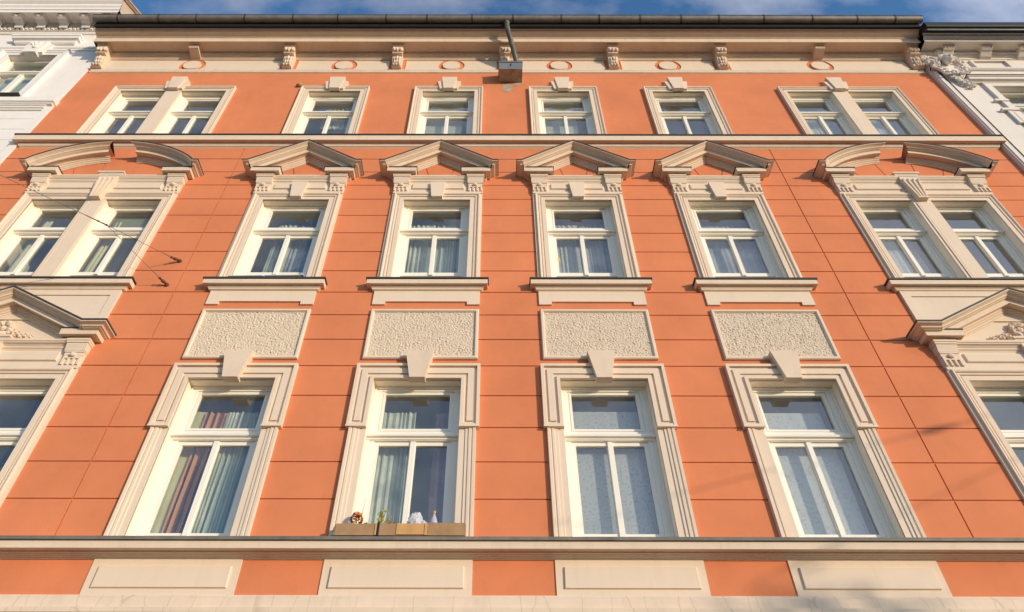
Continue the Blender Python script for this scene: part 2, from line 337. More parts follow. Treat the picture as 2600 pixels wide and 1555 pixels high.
# window parts ------------------------------------------------------
def border(b, x0, x1, z0, z1, tx, tz0, tz1, o0, o1):
    b.box(x0, x0+tx, o0, o1, z0, z1); b.box(x1-tx, x1, o0, o1, z0, z1)
    b.box(x0+tx, x1-tx, o0, o1-.001, z0, z0+tz0); b.box(x0+tx, x1-tx, o0, o1-.001, z1-tz1, z1)
_cache = {}
def window(r, cx, ho, gh):
    R = ROWS[r]; zb, zt, (u0, u1), (l0, l1) = R['zb'], R['zt'], R['ug'], R['lg']
    key = (r, ho)
    if key not in _cache:
        W = MT['white']
        fr = MB(); border(fr, -ho, ho, zb, zt, ho-gh-.055, .06, zt-u1-.05, -.20, -.10)
        # stepped outer rebate
        border(fr, -ho+.002, ho-.002, zb, zt-.002, .028, .03, .03, -.098, -.082)
        tr = MB(); a = ho-.0; ztr = (u0+l1)/2
        tr.box(-a+.003, a-.003, -.19, -.085, l1+.055, u0-.06)
        tr.side([(-.085, ztr-.035), (-.045, ztr-.028), (-.04, ztr-.012), (-.06, ztr+.012), (-.085, ztr+.04)], -a+.004, a-.004)
        tr.side([(-.085, l1+.06), (-.072, l1+.065), (-.072, l1+.08), (-.085, l1+.085)], -a+.004, a-.004)
        us = MB(); border(us, -gh-.055, gh+.055, u0-.058, u1+.052, .055, .058, .052, -.16, -.118)
        border(us, -gh-.03, gh+.03, u0-.03, u1+.03, .03, .03, .03, -.1178, -.110)
        ls = []
        for sx in (-1, 1):
            s_ = MB(); x0, x1 = (-gh-.055, -.002) if sx < 0 else (.002, gh+.055)
            s_.box(x0 if sx < 0 else x1-.055, x0+.055 if sx < 0 else x1, -.16, -.118, l0-.075, l1+.053)
            s_.box(-.038 if sx < 0 else .002, -.002 if sx < 0 else .038, -.16, -.118, l0-.075, l1+.053)
            xa, xb = (-gh, -.038) if sx < 0 else (.038, gh)
            s_.box(xa, xb, -.16, -.119, l0-.075, l0); s_.box(xa, xb, -.16, -.119, l1, l1+.053)
            ls.append(s_.mesh('sash', W))
        mb = MB(); mb.box(-.03, .03, -.1178, -.098, l0-.07, l1+.05)
        gl = [MB().box(-gh, gh, -.150, -.145, u0, u1).mesh('glass_pane', MT['glass']),
              MB().box(-gh, -.038, -.150, -.145, l0, l1).mesh('glass_pane', MT['glass']),
              MB().box(.038, gh, -.150, -.145, l0, l1).mesh('glass_pane', MT['glass'])]
        _cache[key] = (fr.mesh('window', W), tr.mesh('transom', W), us.mesh('sash', W), ls, mb.mesh('meeting_stile', W), gl)
    fr, tr, us, ls, mb, gl = _cache[key]
    wo = part('window', fr, B, (cx, -R['d'], 0))
    part('transom', tr, wo); part('sash', us, wo); part('meeting_stile', mb, wo)
    for l in ls: part('sash', l, wo)
    for q in gl: part('glass_pane', q, wo)
    # plastered reveal
    kr = ('rev', r, ho)
    if kr not in _cache:
        q = MB(); e = .0; o0, o1 = -.26, .012
        q.add([(-ho, o0, zb), (-ho, o1, zb), (-ho, o1, zt), (-ho, o0, zt), (ho, o0, zb), (ho, o1, zb), (ho, o1, zt), (ho, o0, zt)], [(0, 1, 2, 3), (4, 5, 6, 7), (3, 2, 6, 7), (0, 1, 5, 4)])
        _cache[kr] = q.mesh('window_reveal', MT['reveal'])
    part('window_reveal', _cache[kr], B, X(cx))
    return wo
def room(x0, x1, holes_, zb, zt, dark=False):
    q = MB(); o0 = -.26; D = -2.6; zc = zt+.30; zf = zb-.9
    xs = sorted({x0, x1} | {a for h in holes_ for a in h}); zs = [zf, zb, zt, zc]
    for i in range(len(xs)-1):
        for j in range(3):
            xm = (xs[i]+xs[i+1])/2
            if j == 1 and any(a < xm < b_ for a, b_ in holes_): continue
            q.add([(xs[i], o0, zs[j]), (xs[i+1], o0, zs[j]), (xs[i+1], o0, zs[j+1]), (xs[i], o0, zs[j+1])], [(0, 1, 2, 3)])
    q.add([(x0, o0, zf), (x1, o0, zf), (x1, D, zf), (x0, D, zf), (x0, o0, zc), (x1, o0, zc), (x1, D, zc), (x0, D, zc)], [(0, 1, 2, 3), (4, 5, 6, 7), (0, 3, 7, 4), (1, 2, 6, 5), (3, 2, 6, 7)])
    part('room_interior', (q, MT['room']), B)
for r, R in ROWS.items():
    ho = HO if r < 3 else .555
    for c in CX:
        window(r, c, ho, R['gh']); room(c-1.1, c+1.1, [(c-ho, c+ho)], R['zb'], R['zt'])
    hw = (DO[1]-DO[0])/2; mid = (DO[1]+DO[0])/2
    for c in (DL, DR):
        for s_ in (-1, 1): window(r, c+s_*mid, hw, .345)
        room(c-1.6, c+1.6, [(c-DO[1], c-DO[0]), (c+DO[0], c+DO[1])], R['zb'], R['zt'])

# surrounds ---------------------------------------------------------
def arch_prof(w):   # inner edge -> outer edge
    s = w/.165
    return [(0, 0.0), (0, .040), (.068*s, .040), (.073*s, .026), (.084*s, .026), (.090*s, .048), (.112*s, .050), (.116*s, .036), (.124*s, .036), (.130*s, .055), (.142*s, .066), (.160*s, .068), (.165*s, .060), (.165*s, 0)]
def U(h, zb, zt): return [(-h, zb), (-h, zt), (h, zt), (h, zb)]
# row 3 (top): plain architrave and stepped keystone
def keystone3():
    b = MB(); b.prism([(-.105, 15.195), (.105, 15.195), (.163, 15.69), (-.163, 15.69)], .0, .115)
    for s in (-1, 1): b.prism([(s*.108, 15.22), (s*.185, 15.22), (s*.247, 15.545), (s*.150, 15.545)], .0, .085)
    return b
ks3 = keystone3().mesh('keystone', MT['cream'])
a3 = MB().sweep(U(.555, 13.30, 15.195), arch_prof(.175)).mesh('window_surround', MT['cream'])
for c in CX: part('window_surround', a3, B, X(c)); part('keystone', ks3, B, X(c))
d3 = MB().sweep(U(1.13, 13.30, 15.195), arch_prof(.165))
d3.box(-.163, .163, -.25, .036, 13.30, 15.194)
d3 = d3.mesh('window_surround', MT['cream'])
for c in (DL, DR): part('window_surround', d3, B, X(c)); part('keystone', ks3, B, X(c))

# row 2 -------------------------------------------------------------
def sill_prof(z): return [(.0, z+.02), (.128, z-.04), (.135, z-.042), (.133, z-.125), (.118, z-.127), (.116, z-.115), (.08, z-.118), (.078, z-.135), (.06, z-.15), (.055, z-.165), (.055, z-.175), (.035, z-.185), (.0, z-.185)]
def flash_prof(z): return [(.0, z+.085), (.03, z+.04), (.150, z-.005), (.150, z-.035), (.143, z-.035), (.143, z-.012), (.0, z+.03)]
def console_mesh():
    b = MB()
    # capital of three steps
    b.box(-.125, .125, 0, .075, 11.655, 11.70); b.box(-.132, .132, 0, .088, 11.70, 11.722)
    b.side([(0, 11.722), (.092, 11.722), (.10, 11.76), (.112, 11.80), (.118, 11.82), (.118, 11.84), (0, 11.84)], -.140, .140)
    b.box(-.152, .152, 0, .132, 11.84, 11.872); b.box(-.158, .158, 0, .142, 11.872, 11.905)
    # body with three flutes (ribs stand between them)
    b.box(-.118, .118, 0, .050, 11.497, 11.655)
    for k in range(4): b.box(-.118+k*.0707, -.118+k*.0707+.024, .050, .074, 11.50, 11.654)
    b.box(-.118, .118, .0501, .073, 11.60, 11.6545)
    b.ball((0, .085, 11.655), (.05, .03, .035), 8, 5)
    return b.mesh('console', MT['cream'])
CON = console_mesh()
def arch2(h, ws):      # architrave + strips up to the consoles + frieze
    w = .165; b = MB().sweep(U(h, 9.24, 11.275), arch_prof(w))
    for s in (-1, 1):
        x0, x1 = sorted((s*(h+w+.002), s*(h+w+.04))); b.box(x0, x1, 0, .034, 9.24, 11.497)
    b.box(-h-w-.04, h+w+.04, 0, .030, 11.443, 11.90)
    b.box(-h-w-.038, h+w+.038, .030, .052, 11.447, 11.494)
    # frieze: cornice strip between the capitals
    x = h+w-.14
    b.ledge(-x, x, [(0, 11.935), (.11, 11.915), (.11, 11.885), (.10, 11.875), (.085, 11.85), (.06, 11.83), (.06, 11.80), (.045, 11.79), (.03, 11.765)], False, False)
    return b
def frieze_panel(b, x0, x1):
    b.prism([(x0, 11.575), (x1, 11.575), (x1, 11.735), (x0, 11.735)], .0301, .056, [(x0+.012, 11.587), (x1-.012, 11.587), (x1-.012, 11.723), (x0+.012, 11.723)])
a2 = arch2(HO, .165); frieze_panel(a2, -.46, -.10); frieze_panel(a2, .10, .46)
a2 = a2.mesh('window_surround', MT['cream'])
d2 = arch2(DO[1], .165); frieze_panel(d2, -1.0, -.17); frieze_panel(d2, .17, 1.0)
d2.box(-.163, .163, -.25, .036, 9.24, 11.274); d2.box(-.115, -.085, .036, .05, 9.26, 11.2)
d2.box(-.075, .15, .036, .046, 9.26, 11.22)
d2 = d2.mesh('window_surround', MT['cream'])
k2 = MB().prism([(-.093, 11.285), (.093, 11.285), (.139, 11.715), (-.139, 11.715)], .0, .105).mesh('keystone', MT['cream'])
fk = MB()
fk.prism([(-.085, 11.235), (.085, 11.235), (.17, 11.90), (-.17, 11.90)], .0, .11)
for k in range(4):
    x0, x1 = -.070+k*.0465, -.13+k*.0867
    fk.prism([(x0-.011, 11.27), (x0+.011, 11.27), (x1+.017, 11.74), (x1-.017, 11.74)], .11, .132)
    fk.ball((x1, .118, 11.765), (.026, .028, .034), 8, 5)
fk.prism([(-.082, 11.237), (.082, 11.237), (.086, 11.268), (-.086, 11.268)], .1101, .131)
fk.ledge(-.10, .10, [(0, 12.01), (.135, 12.0), (.135, 11.965), (.115, 11.955), (.10, 11.92), (.09, 11.90), (0, 11.90)])
fk = fk.mesh('keystone', MT['cream'])

CROWN = [(.01, 0), (.010, .330), (-.022, .332), (-.025, .322), (-.028, .300), (-.037, .276), (-.043, .270), (-.056, .268), (-.058, .252), (-.060, .240), (-.066, .238), (-.072, .205)]
CORONA = [(-.072, .205), (-.074, .2), (-.140, .198), (-.142, .182), (-.128, .178), (-.126, .105), (-.150, .100), (-.153, .085), (-.175, .070), (-.180, .055), (-.200, .05), (-.21, .03), (-.225, .028), (-.225, 0)]
RAKE = CROWN+CORONA[1:]
METAL = [(.0105, 0), (.0105, .338), (-.006, .338), (-.006, .342), (.018, .342), (.026, 0)]
def pediment(h, kind, zc=12.06):
    """h = half width measured at the front edge of the crown; returns (stone mesh, metal mesh)"""
    b = MB(); mt = MB(); hb = h-.33
    paths = []
    if kind == 'tri':
        rise = .655; paths = [([(-h+.09, zc), (0, zc+rise), (h-.09, zc)], 0)]
    elif kind == 'flat_tri':
        rise = .655; paths = [([(-h+.33, zc), (0, zc+rise), (h-.33, zc)], 0)]
    else:
        Rr = 2.15; zt = zc+.63-.01
        L = [(-1.49+i*(1.49-.17)/14) for i in range(15)]
        pl = [(x, zt-(Rr-math.sqrt(Rr*Rr-x*x))) for x in L]
        pl[0] = (pl[0][0], zc)
        paths = [(pl, (0, 1.0)), ([(-x, z) for x, z in reversed(pl)], (1.0, 0))]
    for pth, ek in paths:
        b.sweep(pth, RAKE, endk=ek); mt.sweep(pth, METAL, endk=ek)
    # horizontal returns at both ends: crown with corona block
    ci = .34 if kind == 'flat_tri' else .10
    xin = .60 if h < 1.3 else h-.33-.155
    prC = [(o, zc+n) for n, o in CROWN]; prB = [(.0, zc-.025), (.205, zc-.035)]+[(o, zc+n) for n, o in CORONA[1:]]
    for s in (-1, 1):
        # crown stub on the outer end
        x0, x1 = (-hb, -hb+.02) if s < 0 else (hb-.02, hb)
        b.ledge(-hb if s < 0 else h-ci, -h+ci if s < 0 else hb, prC, s < 0, s > 0)
        mt.ledge(-hb if s < 0 else h-ci+.01, -h+ci-.01 if s < 0 else hb, [(o, zc+n) for n, o in METAL], s < 0, s > 0)
        xi = hb-.115
        b.ledge(-hb if s < 0 else xi, -xi if s < 0 else hb, prB)
        mt.ledge(-hb if s < 0 else xi, -xi if s < 0 else hb, [(0, zc-.008), (.205, zc-.022), (.216, zc-.024), (.216, zc-.042), (.206, zc-.042), (0, zc-.026)])
    return b, mt
P1, P1m = pediment(1.05, 'tri'); P1 = P1.mesh('pediment', MT['cream2']); P1m = P1m.mesh('pediment_flashing', MT['flash'])
P2, P2m = pediment(1.585, 'arc'); P2 = P2.mesh('pediment', MT['cream2']); P2m = P2m.mesh('pediment_flashing', MT['flash'])
P3, P3m = pediment(1.585, 'flat_tri', 8.085); P3 = P3.mesh('pediment', MT['cream2']); P3m = P3m.mesh('pediment_flashing', MT['flash'])
# orange wedges of the tympana (joints between them stay open)
def wedges(cuts, top, zlow=11.93):
    b = MB()
    for i in range(len(cuts)-1):
        (a0, a1), (c0, c1) = cuts[i], cuts[i+1]
        b.prism([(a0+.008, zlow), (c0-.008, zlow), (c1-.008, top(c1)), (a1+.008, top(a1))], 0.0, .013)
    return b
T1 = wedges([(-.62, -.62), (-.17, -.30), (.17, .30), (.62, .62)], lambda x: 12.06+(.96-abs(x))*.69-.10).mesh('tympanum', MT['orange'])
T2 = wedges([(-1.2, -1.2), (-.72, -.86), (-.26, -.34), (.26, .34), (.72, .86), (1.2, 1.2)], lambda x: 12.49-(2.15-math.sqrt(2.15**2-x*x))).mesh('tympanum', MT['orange'])

def sillset(h, c, apron):
    z = 9.17
    part('window_sill', (MB().ledge(-h, h, sill_prof(z)), MT['cream2']), B, X(c))
    part('sill_flashing', (MB().ledge(-h, h, flash_prof(z)), MT['flash']), B, X(c))
for i, c in enumerate(CX):
    part('window_surround', a2, B, X(c)); part('keystone', k2, B, X(c))
    pd = part('pediment', P1, B, X(c)); part('pediment_flashing', P1m, pd); part('tympanum', T1, pd)
    for s in (-1, 1): part('console', CON, B, X(c+s*.655))
    sillset(.765, c, 0)
ap = MB(); ap.box(-.785, .785, 0, .028, 8.765, 8.99)
ap.box(-.785, -.60, 0, .028, 8.705, 8.765); ap.box(.60, .785, 0, .028, 8.705, 8.765)
ap = ap.mesh('apron', MT['cream'])
for c in CX: part('apron', ap, B, X(c))
da = MB(); h = 1.33
da.box(-h, h, 0, .022, 8.37, 8.99)
border(da, -h, h, 8.37, 8.99, .125, .12, .11, .0221, .040)
da = da.mesh('apron', MT['cream'])
for c in (DL, DR):
    part('window_surround', d2, B, X(c)); part('keystone', fk, B, X(c))
    pd = part('pediment', P2, B, X(c)); part('pediment_flashing', P2m, pd); part('tympanum', T2, pd)
    for s in (-1, 1): part('console', CON, B, X(c+s*1.205))
    sillset(1.325, c, 1); part('apron', da, B, X(c))
# row 1 doubles: same surround one storey lower, triangular pediment with relief
dz = -3.985
def reliefs():
    b = MB(); zc = 8.17
    b.ring((0, .05, zc), .105, .045, 18, n=7, lump=.35); b.ball((0, .06, zc), (.05, .04, .05), 8, 5)
    for k in range(10):
        a = k*math.pi/5; b.ball((.125*math.cos(a), .06, zc+.125*math.sin(a)), (.028, .03, .028), 6, 4, .1)
    for s in (-1, 1):
        for k in range(6):
            x = s*(.19+.052*k); z = 8.06-.015*k+(.03 if k % 2 else 0); sz = .05-.004*k
            b.ball((x, .04, z), (sz*.9, .035, sz*.55), 7, 4, .15)
            b.ring((x, .045, z+.02), sz*.7, .012, 9, 0, 4.4)
    return b.mesh('relief_ornament', MT['cream2'])
RO_ = reliefs()
tri = MB().prism([(-1.3, 7.93), (1.3, 7.93), (1.3, 8.02), (0, 8.085+.655-.14), (-1.3, 8.02)], 0, .016).mesh('tympanum', MT['cream'])
base = MB().ledge(-1.15, 1.15, [(0, 7.95), (.12, 7.935), (.12, 7.895), (.105, 7.885), (.105, 7.87), (.07, 7.865), (.07, 7.845), (.04, 7.83), (.03, 7.80)], False, False).mesh('pediment_base', MT['cream2'])
for c in (DL, DR):
    part('window_surround', d2, B, X(c, dz)); part('keystone', fk, B, X(c, dz-.02))
    pd = part('pediment', P3, B, X(c)); part('pediment_flashing', P3m, pd); part('tympanum', tri, pd); part('relief_ornament', RO_, pd); part('pediment_base', base, pd)
    for s in (-1, 1): part('console', CON, B, X(c+s*1.205, dz))

# row 1 singles: eared surround, big keystone, rough-cast panel above
e = MB(); H1, HE, ZE, ZT = .785, .82, 6.55, 7.545
for s in (-1, 1):      # lower moulded strips
    pth = [(-HO, 5.06), (-HO, ZE+.001)] if s < 0 else [(HO, ZE+.001), (HO, 5.06)]
    e.sweep(pth, [(0, 0.0), (0, .018), (.075, .018), (.080, .030), (.115, .030), (.12, .042), (.15, .044), (.155, .034), (.165, .034), (.172, .048), (.205, .05), (.21, 0)])
def ear(b, n0, n1, o0, o1, zlow):
    h0, h1 = HO+n0, HO+n1; z1 = 7.30+n1; z0 = 7.30+n0
    b.prism([(-h1, zlow), (-h0, zlow), (-h0, z0), (h0, z0), (h0, zlow), (h1, zlow), (h1, z1), (-h1, z1)], o0, o1)
ear(e, .0, .245, 0, .030, ZE)                     # base plate
ear(e, .0, .045, .0301, .058, ZE+.0)              # inner rim
ear(e, .205, .245, .0301, .066, ZE+.0)            # outer rim
ear(e, .085, .165, .0302, .052, ZE+.075)          # raised middle band
for s in (-1, 1):
    x0, x1 = sorted((s*(HO+.0455), s*(HO+.2045))); e.box(x0, x1, .0303, .060, ZE+.0, ZE+.035)
    x0, x1 = sorted((s*(HO-.004), s*(HE+.004))); e.box(x0, x1, .0, .073, ZE-.022, ZE)
e = e.mesh('window_surround', MT['cream'])
k1 = MB().prism([(-.100, 7.262), (.100, 7.262), (.187, 7.728), (-.187, 7.728)], 0, .125).mesh('keystone', MT['cream2'])
pf = MB(); PFx, PZ0, PZ1 = .78, 7.655, 8.60
pf.sweep([(-PFx, PZ0), (-PFx, PZ1), (PFx, PZ1), (PFx, PZ0)], [(0, 0), (0, .032), (-.012, .045), (-.040, .045), (-.055, .02), (-.056, 0)], closed=True)
pf = pf.mesh('panel_frame', MT['cream'])
def roughpanel(seed):
    nx, nz = 230, 145; b = MB(); x0, x1, z0, z1 = -.73, .73, PZ0+.05, PZ1-.05; pts = []; fs = []
    for j in range(nz+1):
        for i in range(nx+1):
            x = x0+(x1-x0)*i/nx; z = z0+(z1-z0)*j/nz
            v = Vector((x*36+seed*5, z*36, seed)); a = noise.noise(v); c = noise.noise(v*2.1+Vector((3, 7, 1))); e3 = noise.noise(v*.28)
            o = .015+.0075*a*(1+.8*e3)+.0045*c+random.uniform(-.0018, .0018)-(.004 if a+c < -.55 else 0)
            pts.append((x, o, z))
    for j in range(nz):
        for i in range(nx):
            q = j*(nx+1)+i; fs.append((q, q+1, q+nx+2, q+nx+1))
    b.add(pts, fs); return b.mesh('rough_cast_panel', MT['rough'])
for i, c in enumerate(CX):
    part('window_surround', e, B, X(c)); part('keystone', k1, B, X(c))
    rp = part('rough_cast_panel', roughpanel(i+1), B, X(c)); part('panel_frame', pf, rp)

# ledges ------------------------------------------------------------
mid = [(0, 13.27), (.132, 13.225), (.14, 13.222), (.137, 13.055), (.122, 13.052), (.120, 13.062), (.062, 13.06), (.060, 13.04), (.045, 13.025), (.04, 12.995), (.022, 12.985), (0, 12.965)]
part('string_course', (MB().ledge(-9.10, 9.54, mid), MT['cream2']), B)
part('string_course_flashing', (MB().ledge(-9.10, 9.54, [(0, 13.36), (.03, 13.30), (.158, 13.245), (.158, 13.212), (.149, 13.212), (.149, 13.236), (0, 13.285)]), MT['flash']), B)
low = [(0, 5.04), (.185, 4.985), (.195, 4.982), (.19, 4.897), (.17, 4.895), (.168, 4.91), (.105, 4.908), (.10, 4.893), (.075, 4.89), (.07, 4.882), (.05, 4.88), (.045, 4.872), (.022, 4.870), (.02, 4.858), (0, 4.858)]
part('first_floor_ledge', (MB().ledge(-9.10, 9.54, low), MT['cream2']), B)
part('first_floor_ledge_flashing', (MB().ledge(-9.10, 9.54, [(0, 5.11), (.03, 5.085), (.222, 5.015), (.222, 4.978), (.208, 4.978), (.208, 5.003), (0, 5.06)]), MT['ledgemetal']), B)
for c, hh in [(c, .785) for c in CX]+[(DL, 1.33), (DR, 1.33)]:
    b = MB(); b.box(-hh, hh, 0, .014, 4.475, 4.862)
    b.prism([(-hh+.085, 4.545), (hh-.085, 4.545), (hh-.085, 4.780), (-hh+.085, 4.780)], .0141, .036, [(-hh+.092, 4.552), (hh-.092, 4.552), (hh-.098, 4.768), (-hh+.098, 4.768)])
    part('parapet_panel', (b, MT['cream']), B, X(c))
part('ground_cornice', (MB().ledge(-9.10, 9.54, [(0, 4.478), (.03, 4.474), (.035, 4.455), (.055, 4.435), (.062, 4.40), (.07, 4.33), (.105, 4.322), (.12, 4.318), (.12, 4.27), (.06, 4.24), (.06, 4.1), (0, 4.08)]), MT['cracked']), B)

# top entablature ---------------------------------------------------
part('architrave_moulding', (MB().ledge(-9.10, 9.54, [(0, 16.235), (.024, 16.232), (.024, 16.205), (.010, 16.165), (.010, 16.145), (.026, 16.142), (.026, 16.10), (.012, 16.095), (.012, 16.085), (0, 16.08)]), MT['cream2']), B)
BR = [-8.985, -4.72, -2.26, .18, 2.625, 5.08, 9.455]
MED = [DL]+CX+[DR]
rR = .297
def frieze_plate(xa, xb, med):
    z0, z1 = 16.236, 16.668; b = MB(); zc = 16.43
    def arc(sgn):
        pts = []
        for i in range(13):
            z = z0+(z1-z0)*i/12; pts.append((med+sgn*math.sqrt(max(rR**2-(z-zc)**2, 0)), z))
        return pts
    L = arc(-1); b.prism([(xa, z0)]+L+[(xa, z1)], 0, .020)
    Rr = arc(1); b.prism([(xb, z0)]+Rr+[(xb, z1)], 0, .020)
    return b
edges = [-8.862]+[x for c in BR[1:-1] for x in (c-.19, c+.19)]+[9.29]
for i, m_ in enumerate(MED):
    part('frieze_panel', (frieze_plate(edges[2*i], edges[2*i+1], m_), MT['cream']), B)
med = MB(); n = 28
ring_ = [(.197*math.cos(2*math.pi*k/n), 16.43+.197*math.sin(2*math.pi*k/n)) for k in range(n)]
med.prism(ring_, 0, .036); med = med.mesh('medallion', MT['cream'])
for m_ in MED: part('medallion', med, B, X(m_))
cor = [(0, 16.70), (.028, 16.71), (.032, 16.735), (.05, 16.745), (.065, 16.775), (.07, 16.80), (.09, 16.81), (.115, 16.84), (.12, 16.86), (.12, 16.90), (.375, 16.90), (.377, 16.835), (.395, 16.832), (.40, 16.835), (.40, 17.0), (.418, 17.002), (.422, 17.022), (.436, 17.024), (.44, 17.034), (.475, 17.038), (.52, 17.05), (.55, 17.075), (.56, 17.092), (.575, 17.096), (.58, 17.10), (.58, 17.12), (.3, 17.25), (0, 17.27)]
part('main_cornice', (MB().ledge(-9.165, 9.60, cor, False, False), MT['cream2']), B)
part('eaves_shade_strip', (MB().side([(.30, 17.252), (.582, 17.122), (.60, 17.10), (.645, 17.072), (.652, 17.075), (.652, 17.20), (.63, 17.36), (.30, 17.36)], XL+.02, XR-.02), MT['black']), B)  # black strip fills the shaded gap under the gutter, drawn low to shadow the crown
# scroll brackets
def bracket():
    b = MB(); hw = .105
    b.box(-.135, .135, .0, .335, 16.862, 16.899); b.box(-.122, .122, .0, .315, 16.83, 16.862)
    b.side([(0, 16.83), (.285, 16.83), (.29, 16.79), (.275, 16.74), (.22, 16.70), (.18, 16.66), (.165, 16.60), (.155, 16.52), (.13, 16.44), (.10, 16.37), (.085, 16.31), (.10, 16.27), (.095, 16.235), (0, 16.235)], -hw, hw)
    for s in (-1, 1):                     # scrolls at the top
        b.ball((s*.088, .25, 16.735), (.045, .06, .06), 10, 6)
        b.ball((s*.075, .275, 16.70), (.03, .04, .045), 8, 5)
    b.ball((0, .27, 16.70), (.03, .045, .07), 8, 5)
    b.box(-.112, .112, .14, .245, 16.60, 16.635)
    for k in (-1, 0, 1):                  # hanging acanthus leaf
        b.ball((k*.055, .165-.02*abs(k), 16.52), (.03, .035, .085), 8, 5); b.ball((k*.05, .125, 16.42), (.028, .035, .07), 8, 5)
    for k in (-1, 0, 1): b.ball((k*.065, .115, 16.275), (.035, .045, .035), 8, 5)
    return b.mesh('bracket', MT['cream'])
BM = bracket()
for x in BR: part('bracket', BM, B, X(x))
mb_ = MB(); mb_.box(-.135, .135, .0, .335, 16.872, 16.899); mb_.side([(0, 16.872), (.30, 16.872), (.30, 16.795), (.285, 16.785), (.285, 16.765), (.06, 16.72), (0, 16.72)], -.108, .108)
mb_ = mb_.mesh('bracket', MT['cream'])
for x in (-6.91, 7.345): part('bracket', mb_, B, X(x), 'plain square modillion without a carved leaf')
# gutter
gp = []; ro, ri = .088, .080; oc, zc = .715, 17.275
gt = MB(); prof = [(oc+ro*math.cos(t), zc-ro*math.sin(t)) for t in [math.pi*k/14 for k in range(15)]]
prof = [(oc+ro+.012, zc+.045), (oc+ro, zc+.045)]+prof+[(oc-ro, zc+.06), (oc-ri, zc+.06)]+[(oc-ri*math.cos(t), zc-ri*math.sin(t)) for t in [math.pi*k/14 for k in range(15)]]+[(oc+ri, zc+.036), (oc+ro+.012, zc+.036)]
gt.side(prof, XL-.01, XR+.045)
gut = part('gutter', (gt, MT['gutter'], False), B)
gb = MB()
x = XL+.55
strap_prof = [(oc+(ro+.008)*math.cos(t), zc-(ro+.008)*math.sin(t)) for t in [math.pi*k/12 for k in range(13)]]
while x < XR:
    q = MB().side([(oc+ro+.022, zc+.05), (oc+ro+.004, zc+.05)]+strap_prof+[(oc-ro, zc), (oc, zc-ro+.002), (oc+ro, zc), (oc+ro+.012, zc+.038)], -.015, .015)
    part('gutter_strap', (q, MT['flash']), gut, X(x)); x += random.choice((.86, .93, 1.02, 1.1))
for x in (-5.18, -2.28, 2.53): part('gutter_hook', (MB().tube([(0, .62, 17.3), (0, .72, 17.36), (.01, .80, 17.345)], .018, 6, [.014, .02, .008]), MT['rust']), gut, X(x))
# downpipe + hopper
hop = MB(); hop.box(.04, .545, .005, .318, 15.665, 15.975)
hop = part('rainwater_hopper', (hop, MT['zinc']), B)
q = MB(); border(q, .028, .557, 15.957, 15.985, .012, .005, .005, .004, .332); q.box(.028, .557, .3185, .333, 15.952, 15.988); part('hopper_rim', (q, MT['zinc']), hop)
part('hopper_floor', (MB().box(.043, .542, .006, .316, 15.655, 15.664), mat('tan_zinc', (.44, .34, .26), .8, .3, 8, .2, 40)), hop)  # tan-brown underside plate of the box
part('overflow_spout', (MB().tube([(.29, .31, 15.83), (.30, .36, 15.80)], .014, 8), MT['black']), hop)
q = MB().tube([(.22, .70, 17.19), (.22, .69, 17.09), (.228, .665, 16.99), (.25, .61, 16.88), (.38, .33, 16.42), (.43, .21, 16.2), (.445, .17, 16.12), (.445, .165, 15.965)], .057, 12)
part('downpipe', (q, MT['pipe'], True), hop)
q = MB().tube([(.22, .69, 17.175), (.22, .69, 17.06)], .062, 12); q.tube([(.445, .165, 16.1), (.445, .165, 15.99)], .062, 12); part('pipe_collar', (q, MT['pipe'], True), hop)
# bare mortar patch under the hopper and a second smaller flake
def patch(cx, cz, rx, rz, seed):
    random.seed(seed); k = 22; return [(cx+rx*math.cos(2*math.pi*i/k)*random.uniform(.6, 1.15), cz+rz*math.sin(2*math.pi*i/k)*random.uniform(.6, 1.15)) for i in range(k)]
part('bare_mortar_patch', (MB().prism(patch(.23, 15.42, .13, .19, 3), 0, .004), MT['mortar']), B)
part('bare_mortar_patch', (MB().prism(patch(.43, 15.60, .11, .07, 5), 0, .003), MT['mortar']), B)
part('wasp_nest', (MB().ball((-4.275, .03, 15.465), (.075, .05, .05), 10, 7, .12), mat('nest_clay', (.42, .30, .12), .95, .2, 20, .5, 60), True), B)

# ================================================================== LEFT NEIGHBOUR (white)
L = empty('white_apartment_building', (-10.7, 0, 0), 'tall white stucco building with toothed cornice left of the orange facade', 'building')
def lp(name, mb, m, smooth=False, parent=None):
    o = part(name, (mb, m, smooth), parent or L)
    if parent is None: o.location = (10.7, 0, 0)
    return o
LW = [-10.76, -13.35, -15.95]
lh = [(c-.575, c+.575, 14.92, 16.93) for c in LW]+[(c-.575, c+.575, z, z+2.2) for c in LW for z in (4.9, 9.9)]
o = part('wall', facade(-18, XL-.002, 0, 18.5, lh, [], [14.07, 13.665, 13.27, 12.87, 12.47, 12.07, 11.67, 11.27, 10.87, 10.47], MT['nbwhite'], .006, .008), L); o.location = (10.7, 0, 0)
b = MB(); xw = XL-.0015; b.add([(xw, -.01, 0), (xw, -12, 0), (xw, -12, 19.2), (xw, -7, 23.88), (xw, .57, 18.84), (xw, .595, 18.86), (xw, .50, 18.60), (xw, .45, 18.45), (xw, -.01, 18.40)], [(0, 1, 2, 3, 4, 5, 6, 7, 8)])
b.box(-18, -17.8, -12, -.02, 0, 18.8)
lp('side_wall', b, MT['nbside'])
b = MB(); b.side([(.60, 18.90), (-7, 24.07), (-7, 23.9), (.57, 18.80)], -18, XL+.02); lp('roof', b, MT['tile'])
b = MB(); b.side([(.62, 18.95), (-7, 24.13), (-7, 24.075), (.62, 18.90)], XL-.10, XL+.03); lp('verge_tiles', b, mat('verge_brick', (.50, .36, .22), .9, .25, 9, .4, 30))
b = MB()
for k in range(5): b.ball((XL+.03, -.1-.55*k, 19.42+.37*k), (.05, .05, .05), 7, 5, .15)
lp('ridge_clips', b, MT['rust'])
